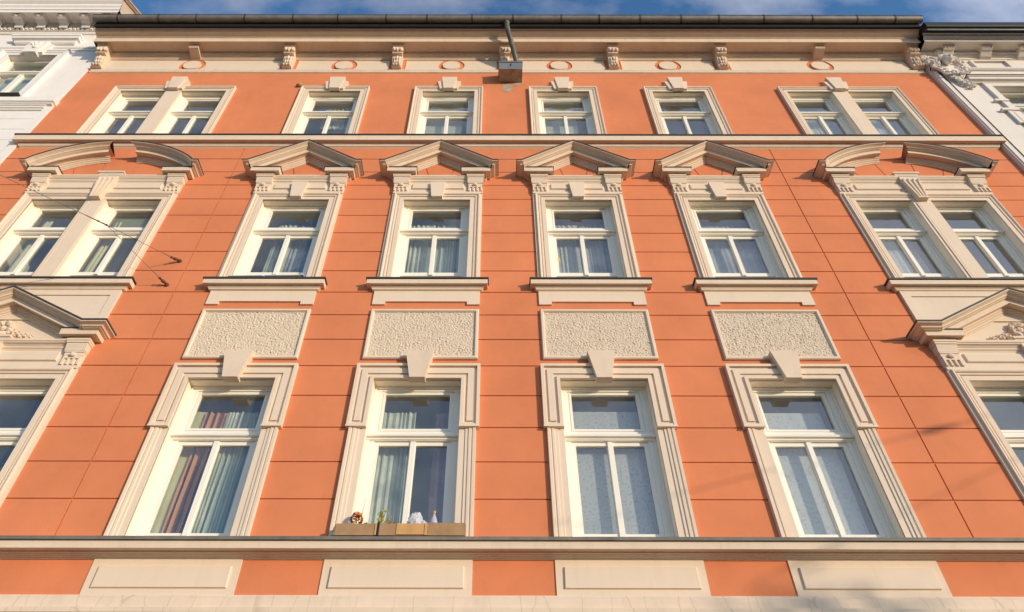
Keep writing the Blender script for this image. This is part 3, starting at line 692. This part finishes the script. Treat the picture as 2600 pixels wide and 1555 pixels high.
b = MB(); b.ledge(-18, XL-.004, [(0, 18.09), (.03, 18.10), (.05, 18.14), (.05, 18.17), (.085, 18.175), (.085, 18.30), (.12, 18.31), (.14, 18.36), (.15, 18.43), (.44, 18.43), (.445, 18.33), (.46, 18.33), (.46, 18.45), (.48, 18.46), (.49, 18.55), (.52, 18.60), (.52, 18.68), (.50, 18.70), (.56, 18.76), (.60, 18.82), (.60, 18.86), (0, 18.92)], False, False)
lp('main_cornice', b, MT['nbwhite'])
b = MB(); x = -17.9
while x < XL-.08: b.box(x, x+.062, .085, .118, 18.19, 18.285); x += .106
lp('dentils', b, MT['nbwhite'])
for k in range(14):
    x = -9.50-.545*k-.01
    q = MB(); q.side([(.15, 18.428), (.40, 18.428), (.405, 18.35), (.36, 18.325), (.30, 18.335), (.20, 18.30), (.13, 18.22), (.15, 18.20)], x-.105, x+.105)
    q.box(x-.13, x+.13, .15, .42, 18.405, 18.4285); q.ball((x, .385, 18.335), (.05, .03, .04), 8, 5)
    lp('modillion', q, MT['nbwhite'])
lp('string_course', MB().ledge(-18, XL-.10, [(0, 14.80), (.13, 14.74), (.13, 14.58), (.11, 14.57), (.09, 14.55), (.09, 14.53), (.0, 14.52)]), MT['nbwhite'])
lp('string_course', MB().ledge(-18, -9.38, [(0, 14.53), (.075, 14.52), (.075, 14.49), (.055, 14.48), (.055, 14.44), (.03, 14.43), (.03, 14.39), (0, 14.38)]), MT['nbwhite'])
lp('corner_strip', MB().box(-9.33, XL-.003, 0, .03, 0, 16.8), MT['nbwhite'])
lp('architrave_moulding', MB().ledge(-18, XL-.003, [(0, 17.36), (.05, 17.35), (.05, 17.28), (.03, 17.27), (.03, 17.20), (0, 17.19)], False, False), MT['nbwhite'])
def simple_window(P_, lpf, c, zb, zt, hw, o, W, wcol):
    f = MB(); border(f, c-hw, c+hw, zb, zt, .07, .07, .06, o-.20, o-.12); zt2 = zt-.62
    f.box(c-hw+.07, c+hw-.07, o-.195, o-.11, zt2-.06, zt2+.06); f.box(c-.05, c+.05, o-.19, o-.115, zb+.07, zt2-.06)
    f.box(c-hw, c+hw, o-.118, o-.08, zt2-.02, zt2+.03)
    wo = lpf('window', f, W)
    g_ = MB(); g_.box(c-hw+.07, c+hw-.07, o-.165, o-.16, zt2+.06, zt-.06); q = lpf('glass_pane', g_, MT['glass'], False, wo)
    g_ = MB(); g_.box(c-hw+.07, c-.05, o-.165, o-.16, zb+.07, zt2-.06); q = lpf('glass_pane', g_, MT['glass'], False, wo)
    g_ = MB(); g_.box(c+.05, c+hw-.07, o-.165, o-.16, zb+.07, zt2-.06); q = lpf('glass_pane', g_, MT['glass'], False, wo)
    r_ = MB(); r_.add([(c-hw, o-.24, zb), (c-hw, o+.004, zb), (c-hw, o+.004, zt), (c-hw, o-.24, zt), (c+hw, o-.24, zb), (c+hw, o+.004, zb), (c+hw, o+.004, zt), (c+hw, o-.24, zt)], [(0, 1, 2, 3), (4, 5, 6, 7), (3, 2, 6, 7), (0, 1, 5, 4)])
    lpf('window_reveal', r_, wcol)
    rm = MB(); e0 = o-.24; D = o-2.4; zc = zt+.3; zf = zb-.6; x0, x1 = c-1.0, c+1.0
    for (xa, xb, za, zb_) in ((x0, c-hw, zf, zc), (c+hw, x1, zf, zc), (c-hw, c+hw, zf, zb), (c-hw, c+hw, zt, zc)): rm.add([(xa, e0, za), (xb, e0, za), (xb, e0, zb_), (xa, e0, zb_)], [(0, 1, 2, 3)])
    rm.add([(x0, e0, zf), (x1, e0, zf), (x1, D, zf), (x0, D, zf), (x0, e0, zc), (x1, e0, zc), (x1, D, zc), (x0, D, zc)], [(0, 1, 2, 3), (4, 5, 6, 7), (0, 3, 7, 4), (1, 2, 6, 5), (3, 2, 6, 7)])
    lpf('room_interior', rm, MT['room'])
for c in LW:
    simple_window(L, lp, c, 14.92, 16.93, .575, 0, MT['white'], MT['nbwhite'])
    a = MB().sweep([(c-.575, 14.80), (c-.575, 16.93), (c+.575, 16.93), (c+.575, 14.80)], [(0, 0), (0, .035), (.09, .035), (.095, .05), (.15, .055), (.155, .07), (.22, .075), (.225, 0)]); lp('window_surround', a, MT['nbwhite'])
    a = MB().ledge(c-.66, c+.66, [(0, 17.80), (.17, 17.76), (.17, 17.70), (.15, 17.69), (.14, 17.62), (.08, 17.60), (.08, 17.54), (.05, 17.50), (.0, 17.48)]); lp('window_hood', a, MT['nbwhite'])
    a = MB(); a.prism([(c-.16, 16.88), (c+.12, 16.88), (c+.20, 17.44), (c-.22, 17.44)], 0, .14)
    for k in range(9): a.ball((c-.01+random.uniform(-.1, .1), .15, 17.12+random.uniform(-.12, .2)), (.035, .03, .04), 7, 5, .2)
    a.prism([(c-.26, 16.95), (c-.17, 16.95), (c-.23, 17.36), (c-.33, 17.36)], 0, .09); a.prism([(c+.13, 16.95), (c+.22, 16.95), (c+.31, 17.36), (c+.21, 17.36)], 0, .09)
    lp('keystone', a, MT['nbwhite'])
    lp('sill_flashing', MB().ledge(c-.6, c+.6, [(0, 14.94), (.15, 14.89), (.15, 14.87), (0, 14.87)]), MT['flash'])
    for z in (4.9, 9.9): simple_window(L, lp, c, z, z+2.2, .575, 0, MT['white'], MT['nbwhite'])

# ================================================================== RIGHT NEIGHBOUR (pale grey)
Rb = empty('pale_grey_apartment_building', (12.5, 0, 0), 'pale grey-cream building with carved cartouche at the right edge', 'building')
def rp_(name, mb, m, smooth=False, parent=None):
    o = part(name, (mb, m, smooth), parent or Rb)
    if parent is None: o.location = (-12.5, 0, 0)
    return o
Q = .08
def sh(b):
    b.v = [(x, y-Q, z) for x, y, z in b.v]; return b
RX = 9.62
rh = [(c-.62, c+.62, 13.1, 15.30) for c in (11.19, 13.9)]+[(c-.62, c+.62, z, z+2.2) for c in (11.19, 13.9) for z in (4.9, 9.0)]
fm = facade(RX, 18, 0, 16.95, rh, [], [], MT['nbgrey'])
o = part('wall', fm, Rb); o.location = (-12.5, -Q, 0)
rp_('side_wall', MB().box(RX, RX+.2, -12, Q-.004, 0, 17.0).box(17.8, 18, -12, Q-.004, 0, 17), MT['nbgrey'])
rp_('roof', MB().side([(.70, 17.08), (-6, 21.0), (-12, 17.2), (-12, 17.1), (-6, 20.9), (.5, 16.99)], RX-.02, 18), MT['tile'])
b = sh(MB().ledge(RX, 18, [(0, 16.05), (.03, 16.06), (.06, 16.09), (.06, 16.12), (.0, 16.13)], False, False)); rp_('string_course', b, MT['nbgrey'])
b = sh(MB().ledge(RX, 18, [(0, 16.60), (.03, 16.61), (.03, 16.66), (.06, 16.67), (.09, 16.72), (.12, 16.73), (.12, 16.80), (.36, 16.80), (.365, 16.74), (.38, 16.74), (.385, 16.82), (.40, 16.83), (.44, 16.87), (.46, 16.93), (.48, 16.94), (.48, 16.96), (0, 17.0)], False, False)); rp_('main_cornice', b, MT['nbgrey'])
rp_('gutter', sh(MB().side([(.40, 16.97), (.60, 16.90), (.66, 16.87), (.68, 16.90), (.68, 17.06), (.40, 17.08)], RX-.02, 18)), MT['black'])
rp_('snow_rail', sh(MB().tube([(RX, .60, 16.84), (18, .60, 16.84)], .016, 8)), MT['zinc'])
for k in range(9):
    x = 10.23+.86*k
    q = MB(); q.side([(0, 16.80), (.25, 16.80), (.25, 16.71), (.21, 16.69), (.19, 16.70), (.08, 16.62), (0, 16.60)], x-.12, x+.12); q.box(x-.14, x+.14, 0, .265, 16.775, 16.799)
    for j in range(4): q.ball((x-.10+.065*j, .25, 16.745), (.034, .03, .04), 7, 5)
    rp_('modillion', sh(q), MT['nbgrey'])
q = MB(); q.sweep([(10.72, 16.17), (10.72, 16.47), (11.45, 16.47), (11.45, 16.17)], [(0, 0), (0, .05), (.05, .05), (.06, 0)], closed=True); rp_('frieze_panel', sh(q), MT['nbgrey'])
for c in (11.19, 13.9):
    def rq(name, mb, m, smooth=False, parent=None): return rp_(name, mb, m, smooth, parent)
    simple_window(Rb, rq, c, 13.1, 15.30, .62, Q, MT['white'], MT['nbgrey'])
    q = MB(); q.ledge(c-.93, c+.93, [(0, 15.60), (.14, 15.575), (.14, 15.545), (.12, 15.54), (.12, 15.46), (.06, 15.45), (.05, 15.42), (0, 15.41)]); rp_('window_hood', sh(q), MT['nbgrey'])
    rp_('hood_flashing', sh(MB().ledge(c-.93, c+.93, [(0, 15.64), (.155, 15.60), (.155, 15.575), (0, 15.602)])), MT['flash'])
    q = MB(); q.sweep([(c-.62, 13.0), (c-.62, 15.30), (c+.62, 15.30), (c+.62, 13.0)], [(0, 0), (0, .04), (.13, .04), (.14, .055), (.16, .055), (.165, 0)])
    for s in (-1, 1):
        x0, x1 = sorted((c+s*.62, c+s*.90)); q.box(x0, x1, .0, .062, 14.62, 14.69); x0, x1 = sorted((c+s*.62, c+s*.97)); q.box(x0, x1, 0, .07, 14.22, 14.30); x0, x1 = sorted((c+s*.785, c+s*.87)); q.box(x0, x1, 0, .05, 13.75, 14.22)
    rp_('window_surround', sh(q), MT['nbgrey'])
    for z in (4.9, 9.0): simple_window(Rb, rq, c, z, z+2.2, .62, Q, MT['white'], MT['nbgrey'])
rp_('corner_strip', sh(MB().box(RX+.03, RX+.10, 0, .02, 0, 16.0)), MT['nbgrey'])
rp_('lightning_cable', sh(MB().tube([(RX+.125, .03, 16.1), (RX+.125, .03, 0)], .012, 6)), MT['black'])
# carved cartouche: shield, mask, scrolls, fruit and ribbons
random.seed(21)
q = MB(); cx, cz = 10.02, 16.12
q.prism([(cx+.30*math.cos(t)*(1 if math.sin(t) > 0 else .9), cz+.48*math.sin(t)) for t in [2*math.pi*k/28 for k in range(28)]], 0, .07)
q.ring((cx, .08, cz), .33, .035, 28, lump=.3)
q.ball((cx, .16, cz+.18), (.105, .11, .15), 14, 10)                    # mask
q.ball((cx, .27, cz+.16), (.022, .03, .04), 8, 5)                      # nose
for s in (-1, 1):
    q.ball((cx+s*.04, .255, cz+.20), (.022, .012, .012), 8, 5); q.ball((cx+s*.055, .235, cz+.235), (.04, .02, .012), 8, 5)
    q.ball((cx+s*.055, .23, cz+.13), (.03, .025, .03), 8, 5)
q.ball((cx, .255, cz+.10), (.035, .015, .012), 8, 5); q.ball((cx, .235, cz+.06), (.035, .03, .025), 8, 5)
for k in range(16):
    a = math.pi*k/15; q.ball((cx+.13*math.cos(a), .15, cz+.22+.15*math.sin(a)), (.04, .05, .04), 8, 5, .15)
q.ball((cx+.02, .12, cz+.62), (.09, .07, .07), 10, 7)
for s in (-1, 1):
    q.ring((cx+s*.27, .10, cz+.34), .075, .028, 14, 0, 5.2); q.ring((cx+s*.33, .10, cz-.05), .06, .026, 14, 1, 6); q.ring((cx+s*.22, .10, cz-.33), .07, .026, 14, 0, 5)
for k in range(70):
    a = random.uniform(0, 6.28); r_ = random.uniform(.20, .36); q.ball((cx+r_*math.cos(a), .09+random.uniform(0, .05), cz+1.25*r_*math.sin(a)), (random.uniform(.02, .045),)*1+(.04, random.uniform(.02, .05)), 6, 4, .2)
for k in range(26):
    t = k/25; q.ball((cx-.10+.22*t+random.uniform(-.09, .09), .06, cz-.42-.50*t+random.uniform(-.05, .05)), (.045, .04, .035), 7, 5, .25)
for k in range(16): q.ball((cx-.40+random.uniform(-.04, .10), .07, cz+.15+random.uniform(-.08, .36)), (.04, .05, .045), 7, 5, .25)
rp_('carved_cartouche', sh(q), MT['nbgrey'], False)

# ================================================================== THINGS AT THE WINDOWS (top-level)
FAB = {
 'lace': fabric('lace_net', ((.50, .53, .57), (.68, .70, .72)), lace=1, sheer=.35),
 'lace2': fabric('pale_lace_net', ((.66, .68, .72), (.80, .82, .84)), lace=1, sheer=.35),
 'green': fabric('pale_green_voile', ((.60, .66, .56), (.80, .84, .72)), sheer=.3),
 'stripe': fabric('striped_cloth', ((.20, .10, .13), (.85, .40, .22)), stripe=3.4, sheer=.3),
 'pink': fabric('dusky_pink_cloth', ((.42, .25, .27), (.58, .36, .34)), sheer=.2),
 'slat': fabric('grey_green_vertical_slats', ((.34, .42, .39), (.52, .60, .55)), stripe=7, sheer=.2),
 'blind': fabric('pale_roller_blind', ((.76, .82, .72), (.82, .87, .78)), sheer=.4),
 'olive': fabric('olive_roller_blind', ((.34, .37, .18), (.40, .43, .22)), sheer=.4),
 'yellow': fabric('pale_yellow_paint', ((.60, .58, .34), (.66, .64, .40)), sheer=.0),
 'grey': fabric('grey_net', ((.36, .39, .46), (.52, .55, .60)), sheer=.25),
}
def curtain(name, x0, x1, z0, z1, o, fab, label, cat, folds=7, amp=.028, group=None):
    b = MB(); n = max(8, int(folds*10)); m = 6; pts = []; fs = []; ph = random.uniform(0, 6)
    for j in range(m+1):
        for i in range(n+1):
            u = i/n; v = j/m; x = x0+(x1-x0)*u; z = z0+(z1-z0)*v; uu = u+.035*math.sin(5.3*u+ph)+.018*math.sin(13*u+2*ph)+.012*math.sin(4*v+ph)
            pts.append((x+.006*math.sin(9*v+i), o+amp*math.sin(2*math.pi*folds*uu+ph+.5*math.sin(3*v))*(.75+.4*(1-v))*(.65+.35*math.sin(7*u+ph)), z))
    for j in range(m):
        for i in range(n): q = j*(n+1)+i; fs.append((q, q+1, q+n+2, q+n+1))
    b.add(pts, fs); ob = part(name, (b, FAB[fab], True)); return tag(ob, label, cat, group)
c1, c2, c3, c4 = CX
# lowest row
curtain('curtain', c1-.36, c1-.02, 4.6, 7.02, -.34, 'stripe', 'orange and dark striped curtain in the lowest window on the left', 'curtain', 5, .035)
curtain('net_curtain', c1-.06, c1+.08, 4.6, 7.0, -.30, 'green', 'narrow pale net curtain beside the striped curtain in the lowest left window', 'curtain', 3, .02)
curtain('vertical_blind', c1+.06, c1+.56, 4.6, 7.02, -.33, 'slat', 'grey-green vertical slat blind in the lowest window on the left', 'blind', 7, .04)
curtain('curtain', c2-.50, c2-.02, 4.6, 7.02, -.33, 'green', 'white gathered curtain in the window above the wooden flower box', 'curtain', 7, .035)
curtain('curtain', c2+.24, c2+.52, 4.6, 7.02, -.34, 'pink', 'dusky pink curtain in the window above the plastic bag and bottle', 'curtain', 3, .035)
curtain('net_curtain', c3-.56, c3+.56, 4.6, 7.02, -.30, 'lace', 'speckled lace net curtain in the lowest window right of the flower box', 'curtain', 6, .002)
curtain('net_curtain', c4-.56, c4+.40, 4.6, 7.02, -.32, 'lace2', 'pale lace net curtain in the lowest window near the right, wires reflected on it', 'curtain', 4, .003)
curtain('curtain', c1-.56, c1-.37, 4.6, 7.05, -.36, 'yellow', 'pale yellow-green strip in place of the room side wall at the far left of the lowest left window', 'curtain', 1, .01)  # upright sheet stands in for the lit side wall of the room
# middle row
curtain('curtain', c1-.30, c1+.02, 8.8, 11.0, -.32, 'green', 'pale green curtain half drawn in the window behind the metal drying rack', 'curtain', 4, .03)
curtain('curtain', c1+.04, c1+.50, 8.8, 11.0, -.34, 'grey', 'grey-blue curtain right of the half-drawn green one behind the drying rack', 'curtain', 6, .03)
curtain('curtain', c2-.50, c2-.02, 8.8, 11.0, -.32, 'green', 'sunlit green-white curtain left of the centre bar, second pedimented window', 'curtain', 6, .03)
curtain('curtain', c2+.02, c2+.50, 8.8, 11.0, -.33, 'slat', 'dim grey-green curtain right of the centre bar, second pedimented window', 'curtain', 5, .03)
curtain('net_curtain', c3-.50, c3-.02, 8.8, 11.0, -.31, 'lace', 'lace net curtain behind the small yellow ornament, third pedimented window', 'curtain', 5, .02)
curtain('curtain', c3+.02, c3+.50, 8.8, 11.0, -.33, 'grey', 'bluish curtain right of the centre bar, third pedimented window', 'curtain', 6, .025)
curtain('net_curtain', c4-.55, c4+.50, 8.8, 11.0, -.33, 'grey', 'bluish net curtain across the fourth pedimented window, beside the red-brown wall joint', 'curtain', 9, .018)
curtain('curtain', DL-.93, DL-.78, 8.8, 11.05, -.28, 'yellow', 'tan curtain at the left edge of the paired window under the left arched pediment', 'curtain', 2, .02)
curtain('roller_blind', DL+.26, DL+.86, 10.72, 11.4, -.30, 'olive', 'olive roller blind pulled down in the upper pane under the left arched pediment', 'blind', 1, .001)
curtain('curtain', DL+.28, DL+.42, 8.8, 11.05, -.30, 'yellow', 'tan curtain below the olive roller blind under the left arched pediment', 'curtain', 2, .02)
# top row
curtain('roller_blind', c2-.45, c2+.30, 13.62, 15.36, -.30, 'blind', 'pale green roller blind in the top window left of the grey rainwater box', 'blind', 1, .001)
curtain('roller_blind', c3-.45, c3+.26, 13.3, 15.36, -.30, 'blind', 'pale green roller blind in the top window right of the grey rainwater box', 'blind', 1, .001)
curtain('net_curtain', c1-.20, c1+.45, 14.2, 15.0, -.30, 'green', 'greenish net curtain in the upper pane of the top window beside the wasp nest', 'curtain', 6, .012)
curtain('net_curtain', DR-.9, DR-.35, 13.2, 14.9, -.34, 'lace2', 'pale net curtain in the left half of the top paired window on the right', 'curtain', 5, .012)
curtain('net_curtain', DR+.4, DR+.95, 13.2, 14.9, -.34, 'lace2', 'pale net curtain in the right half of the top paired window on the right', 'curtain', 5, .012)
curtain('net_curtain', DR-1.0, DR-.3, 8.8, 11.0, -.36, 'lace2', 'streaky white net curtain, left half of the paired window under the right arched pediment', 'curtain', 6, .012)
curtain('net_curtain', -11.25, -10.3, 14.6, 17.15, -.30, 'blind', 'pale net curtain behind the window of the white building at the upper left', 'curtain', 5, .012)
curtain('net_curtain', 10.6, 11.4, 12.8, 15.5, -.24, 'blind', 'pale net curtain behind the window of the grey building at the upper right', 'curtain', 5, .012)
# small yellow ornament
b = MB(); b.tube([(0, 0, .10), (0, 0, .05)], .003, 5); b.ball((0, 0, 0), (.016, .012, .055), 8, 6); b.ball((.006, 0, -.06), (.012, .01, .02), 8, 5)
ob = part('window_ornament', (b, simple('yellow_glaze', (.75, .45, .06))), None, (c3-.405, .175, 9.95)); tag(ob, 'small yellow ornament hanging inside a pane of the third pedimented window', 'ornament')

# wooden flower box on the ledge
fb = empty('flower_box', (-1.04, -.12, 5.075), 'long flower box of raw wooden boards standing on the first-floor ledge', 'planter')
def fp(name, b, m, smooth=False, parent=None):
    o = part(name, (b, m, smooth), parent or fb)
    if parent is None: o.location = (1.04, .12, -5.075)
    return o
fp('front_board', MB().box(-1.725, -1.285, .150, .166, 5.055, 5.188), MT['wood'])
fp('front_board', MB().box(-1.255, -.77, .150, .166, 5.055, 5.190), MT['wood'])
fp('front_board', MB().box(-1.07, -.775, .1661, .174, 5.062, 5.186), MT['wood2'])
fp('front_board', MB().box(-.735, -.345, .150, .166, 5.055, 5.198), MT['wood'])
fp('batten', MB().box(-1.300, -1.283, .152, .175, 5.055, 5.19), MT['wood2']); fp('batten', MB().box(-.768, -.738, .152, .175, 5.055, 5.19), MT['wood2'])
fp('batten', MB().box(-1.281, -1.257, .146, .172, 5.05, 5.20), MT['black'])
b = MB().box(-1.72, -.35, -.02, .149, 5.05, 5.068); fp('bottom_board', b, MT['wood']); fp('back_board', MB().box(-1.72, -.35, -.036, -.021, 5.05, 5.18), MT['wood'])
fp('end_board', MB().box(-1.74, -1.726, -.03, .16, 5.055, 5.18), MT['wood']); fp('end_board', MB().box(-.344, -.33, -.03, .16, 5.055, 5.19), MT['wood'])
fp('soil', MB().box(-1.715, -.36, -.018, .145, 5.07, 5.13), mat('potting_soil', (.05, .035, .025), .95, .3, 30, .5, 60))
b = MB().side([(.10, 5.18), (.115, 5.18), (.165, 5.06), (.14, 5.06)], -1.757, -1.742); fp('metal_bracket', b, MT['zinc'])
# round bouquet of coloured flowers
fl = empty('flower_ball', (-1.53, -.08, 5.13), 'round posy of red, orange and yellow flowers at the left end of the flower box', 'flowers')
cols = {'red': (.60, .05, .03), 'orange': (.75, .25, .04), 'yellow': (.75, .55, .06), 'violet': (.22, .10, .30), 'green': (.10, .20, .04)}
random.seed(4)
for nme, cc in cols.items():
    b = MB()
    for k in range(22):
        a = random.uniform(0, 6.28); e_ = random.uniform(-.6, 1.4); r_ = .062
        b.ball((r_*math.cos(a)*math.cos(e_), r_*math.sin(a)*math.cos(e_), .155+r_*math.sin(e_)*1.15), (.012, .012, .011), 6, 4, .25)
    part('leaves' if nme == 'green' else 'blossoms', (b, simple(nme+'_petal', cc)), fl)
part('pot', (MB().tube([(0, 0, 0), (0, 0, .09)], .03, 12, [.028, .042]), simple('cream_pot', (.7, .62, .5))), fl)
def plant(name, x, o, h, n, lab, leafcol, seed, spread=.10, leaf=.016, stemcol=(.20, .16, .05)):
    random.seed(seed); r = empty(name, (x, -o, 5.13), lab, 'plant'); st = MB(); lf = MB()
    for k in range(n):
        hh = h*random.uniform(.55, 1); dx = random.uniform(-spread, spread); do = random.uniform(-.03, .04)
        pth = [(0, 0, 0), (dx*.4, do*.5, hh*.5), (dx, do, hh)]; st.tube(pth, .0035, 5)
        for j in range(5):
            t = random.uniform(.35, 1); lf.ball((dx*t+random.uniform(-.02, .02), do*t+random.uniform(-.01, .01), hh*t), (leaf, leaf*.5, leaf*.7), 6, 4, .3)
    part('stems', (st, simple(name+'_stem', stemcol)), r); part('leaves', (lf, simple(name+'_leaf', leafcol)), r)
plant('trailing_plant', -1.265, .08, .30, 7, 'spindly yellow-green plant with thin bare stems beside the black divider of the flower box', (.42, .38, .07), 5)
plant('small_herb', -1.44, .08, .12, 9, 'small dark green bushy plant next to the flower posy', (.06, .13, .04), 6, .045, .018)
plant('dead_sprig', -1.13, .09, .13, 5, 'little reddish dried sprig in the middle of the flower box', (.32, .08, .05), 8, .05, .012)
st = MB().tube([(0, 0, 0), (-.01, 0, .2), (.004, 0, .42)], .005, 6, [.005, .004, .002]); ob = part('plant_stick', (st, simple('dry_cane', (.35, .25, .12))), None, (-1.475, -.06, 5.13)); tag(ob, 'thin dry plant stick standing up behind the flower posy', 'stick')
# plastic bag
random.seed(9); b = MB(); b.ball((0, 0, .10), (.085, .06, .13), 18, 14, .16); b.ball((.10, .0, .06), (.06, .05, .075), 12, 9, .12); b.ball((.03, 0, .19), (.03, .03, .05), 8, 6, .2)
pm = simple('white_plastic_film', (.55, .54, .56), .35, .4); ob = part('plastic_bag', (b, pm, False), None, (-.89, -.075, 5.13)); tag(ob, 'crumpled white plastic bag lying in the right half of the flower box', 'bag')
# bottle
bt = empty('plastic_bottle', (-.685, -.075, 5.13), 'clear plastic bottle with gold cap and red label standing in the flower box', 'bottle')
pb = simple('clear_plastic', (.46, .47, .52), .15, .6)
part('body', (MB().tube([(0, 0, 0), (0, 0, .10), (0, 0, .13), (0, 0, .17), (0, 0, .20), (0, 0, .225)], .04, 14, [.042, .042, .040, .028, .014, .013]), pb, True), bt)
part('label_band', (MB().tube([(0, 0, .045), (0, 0, .10)], .043, 14), simple('red_band', (.65, .03, .03))), bt)
part('cap', (MB().tube([(0, 0, .222), (0, 0, .25)], .018, 12), simple('gold_cap', (.55, .33, .06))), bt)
# folded drying rack on the second-floor sill
rk = empty('drying_rack', (-3.47, -.09, 9.20), 'folded silver metal drying rack lying on the window sill under a gabled pediment', 'rack')
b = MB()
b.tube([(-.57, .02, .02), (.56, .03, .03)], .011, 8); b.tube([(-.38, -.02, .055), (.50, -.01, .05)], .009, 8); b.tube([(-.57, .0, .035), (.50, .01, .05)], .007, 8)
part('tubes', (b, MT['alu']), rk); part('joint', (MB().box(-.06, -.03, -.03, .04, .005, .075), simple('white_plastic_joint', (.8, .8, .8))), rk)
part('end_clip', (MB().box(.44, .48, -.02, .03, .03, .07), simple('yellow_clip', (.75, .70, .05))), rk); part('end_clip', (MB().box(.52, .57, .0, .05, .01, .05), simple('blue_clip', (.35, .42, .75))), rk)

# ------------------------------------------------------------------ span wires
A1, A2, RG = (-4.954, .0, 9.677), (-4.967, .0, 9.13), (-5.58, .97, 9.35)
for a, lab in ((A1, 'upper rusty wall hook holding a span wire left of the gabled window'), (A2, 'lower rusty wall hook holding a span wire, just above the sill line')):
    d = (Vector(RG)-Vector(a)).normalized(); r = empty('wire_anchor', (a[0], 0, a[2]), lab, 'wall hook', 'rusty wall hooks of the span wire')
    part('rosette', (MB().tube([(0, -.01, 0), (0, .015, 0), (0, .03, 0)], .03, 12, [.034, .034, .025]), MT['rust']), r)
    part('insulator', (MB().tube([(0, .03, 0), tuple(d*.10), tuple(d*.11), tuple(d*.16)], .03, 10, [.018, .028, .014, .02]), MT['rust'], True), r)
    part('turnbuckle', (MB().tube([tuple(d*.16), tuple(d*.30)], .006, 6), MT['wire']), r)
    q = MB().tube([tuple(Vector(a)+d*.28), RG], .0035, 6); ob = part('span_wire', (q, MT['wire'])); tag(ob, ('upper' if a is A1 else 'lower')+' thin wire running from its rusty wall hook to the wire connector', 'wire')
dv = Vector((-.85, 1.03, -.28)).normalized(); e1 = Vector(RG)+dv*.30; e2 = Vector(RG)+dv*16
ob = part('wire_connector', (MB().tube([RG, tuple(e1)], .01, 8, [.010, .006]).ball(RG, .016, 8, 6).ball(tuple(Vector(RG)+dv*.12), (.02, .013, .013), 8, 5), MT['rust'])); tag(ob, 'small dark connector joining the two thin wires in front of the left paired window', 'connector')
ob = part('span_wire', (MB().tube([tuple(e1), tuple((e1+e2)/2-Vector((0, 0, .02))), tuple(e2)], .0045, 6), MT['wire'])); tag(ob, 'long thin wire running from the connector out over the street to the left', 'wire')
pz = e2.z
mast = empty('tram_wire_mast', (e2.x, -e2.y, 0), 'grey steel mast across the street carrying the span wire', 'mast')
part('pole', (MB().tube([(0, 0, 0), (0, 0, pz+.6)], .11, 12, [.12, .08]), MT['zinc'], True), mast); part('base', (MB().tube([(0, 0, 0), (0, 0, .5)], .17, 12), MT['zinc']), mast)
# wires along the street whose shadows fall across the lower right of the facade
S = Vector((sun_vec.x, -sun_vec.y, sun_vec.z))
def overhead(p, q, L, r, lab, blob=None):
    P_, Q_ = Vector((p[0], 0, p[1]))+S*L, Vector((q[0], 0, q[1]))+S*L; d = Q_-P_
    b = MB().tube([tuple(P_-d*3.2), tuple(Q_+d*22)], r, 6)
    ob = part('overhead_wire', (b, MT['wire'])); tag(ob, lab, 'wire')
    if blob:
        t0 = (blob[0]-p[0])/(q[0]-p[0]); t1 = (blob[1]-p[0])/(q[0]-p[0]); a_, c_ = P_+d*t0, P_+d*t1
        b = MB().tube([tuple(a_), tuple(a_*.75+c_*.25), tuple(a_*.4+c_*.6), tuple(c_)], .04, 8, [.02, .05, .035, .015]); ob = part('wire_insulator', (b, MT['rust'])); tag(ob, 'dark insulator threaded on the street wire', 'insulator')
overhead((4.69, 6.344), (5.98, 6.69), 12.0, .009, 'upper overhead wire strung along the street in front of the facade', (5.2, 5.75))
overhead((5.188, 5.693), (5.966, 6.022), 12.5, .007, 'lower overhead wire strung along the street in front of the facade')

# ------------------------------------------------------------------ street tree off to the right; its crown throws the soft shadow on the lower right corner
random.seed(33)
TC = Vector((4.15, 0, 3.75))+S*26
tree = empty('street_tree', (TC.x, -TC.y, 0), 'leafy street tree standing across the street to the right', 'tree')
tk = MB(); tk.tube([(0, 0, 0), (.05, 0, TC.z*.3), (0, .05, TC.z*.86)], .2, 10, [.22, .17, .13]); tips = []
for k in range(11):
    a = random.uniform(0, 6.28); e_ = random.uniform(.3, 1.3); l = random.uniform(1.0, 1.7); p0 = Vector((0, .03, TC.z*random.uniform(.68, .85)))
    p1 = p0+Vector((math.cos(a)*math.cos(e_), math.sin(a)*math.cos(e_), math.sin(e_)))*l; p2 = p1+Vector((random.uniform(-.4, .4), random.uniform(-.4, .4), .8))
    tk.tube([tuple(p0), tuple(p1), tuple(p2)], .05, 6, [.07, .04, .015]); tips += [p1, p2]
part('trunk', (tk, MT['bark'], True), tree)
lf = MB()
for p in tips:
    for k in range(115):
        q_ = p+Vector((random.gauss(0, .34), random.gauss(0, .34), random.gauss(0, .30))); u = Vector((random.uniform(-1, 1), random.uniform(-1, 1), random.uniform(-1, 1))).normalized()*.12; v_ = u.orthogonal().normalized()*.08
        lf.add([tuple(q_-u), tuple(q_+v_), tuple(q_+u), tuple(q_-v_)], [(0, 1, 2, 3)])
part('crown', (lf, simple('tree_leaf', (.07, .10, .03))), tree)
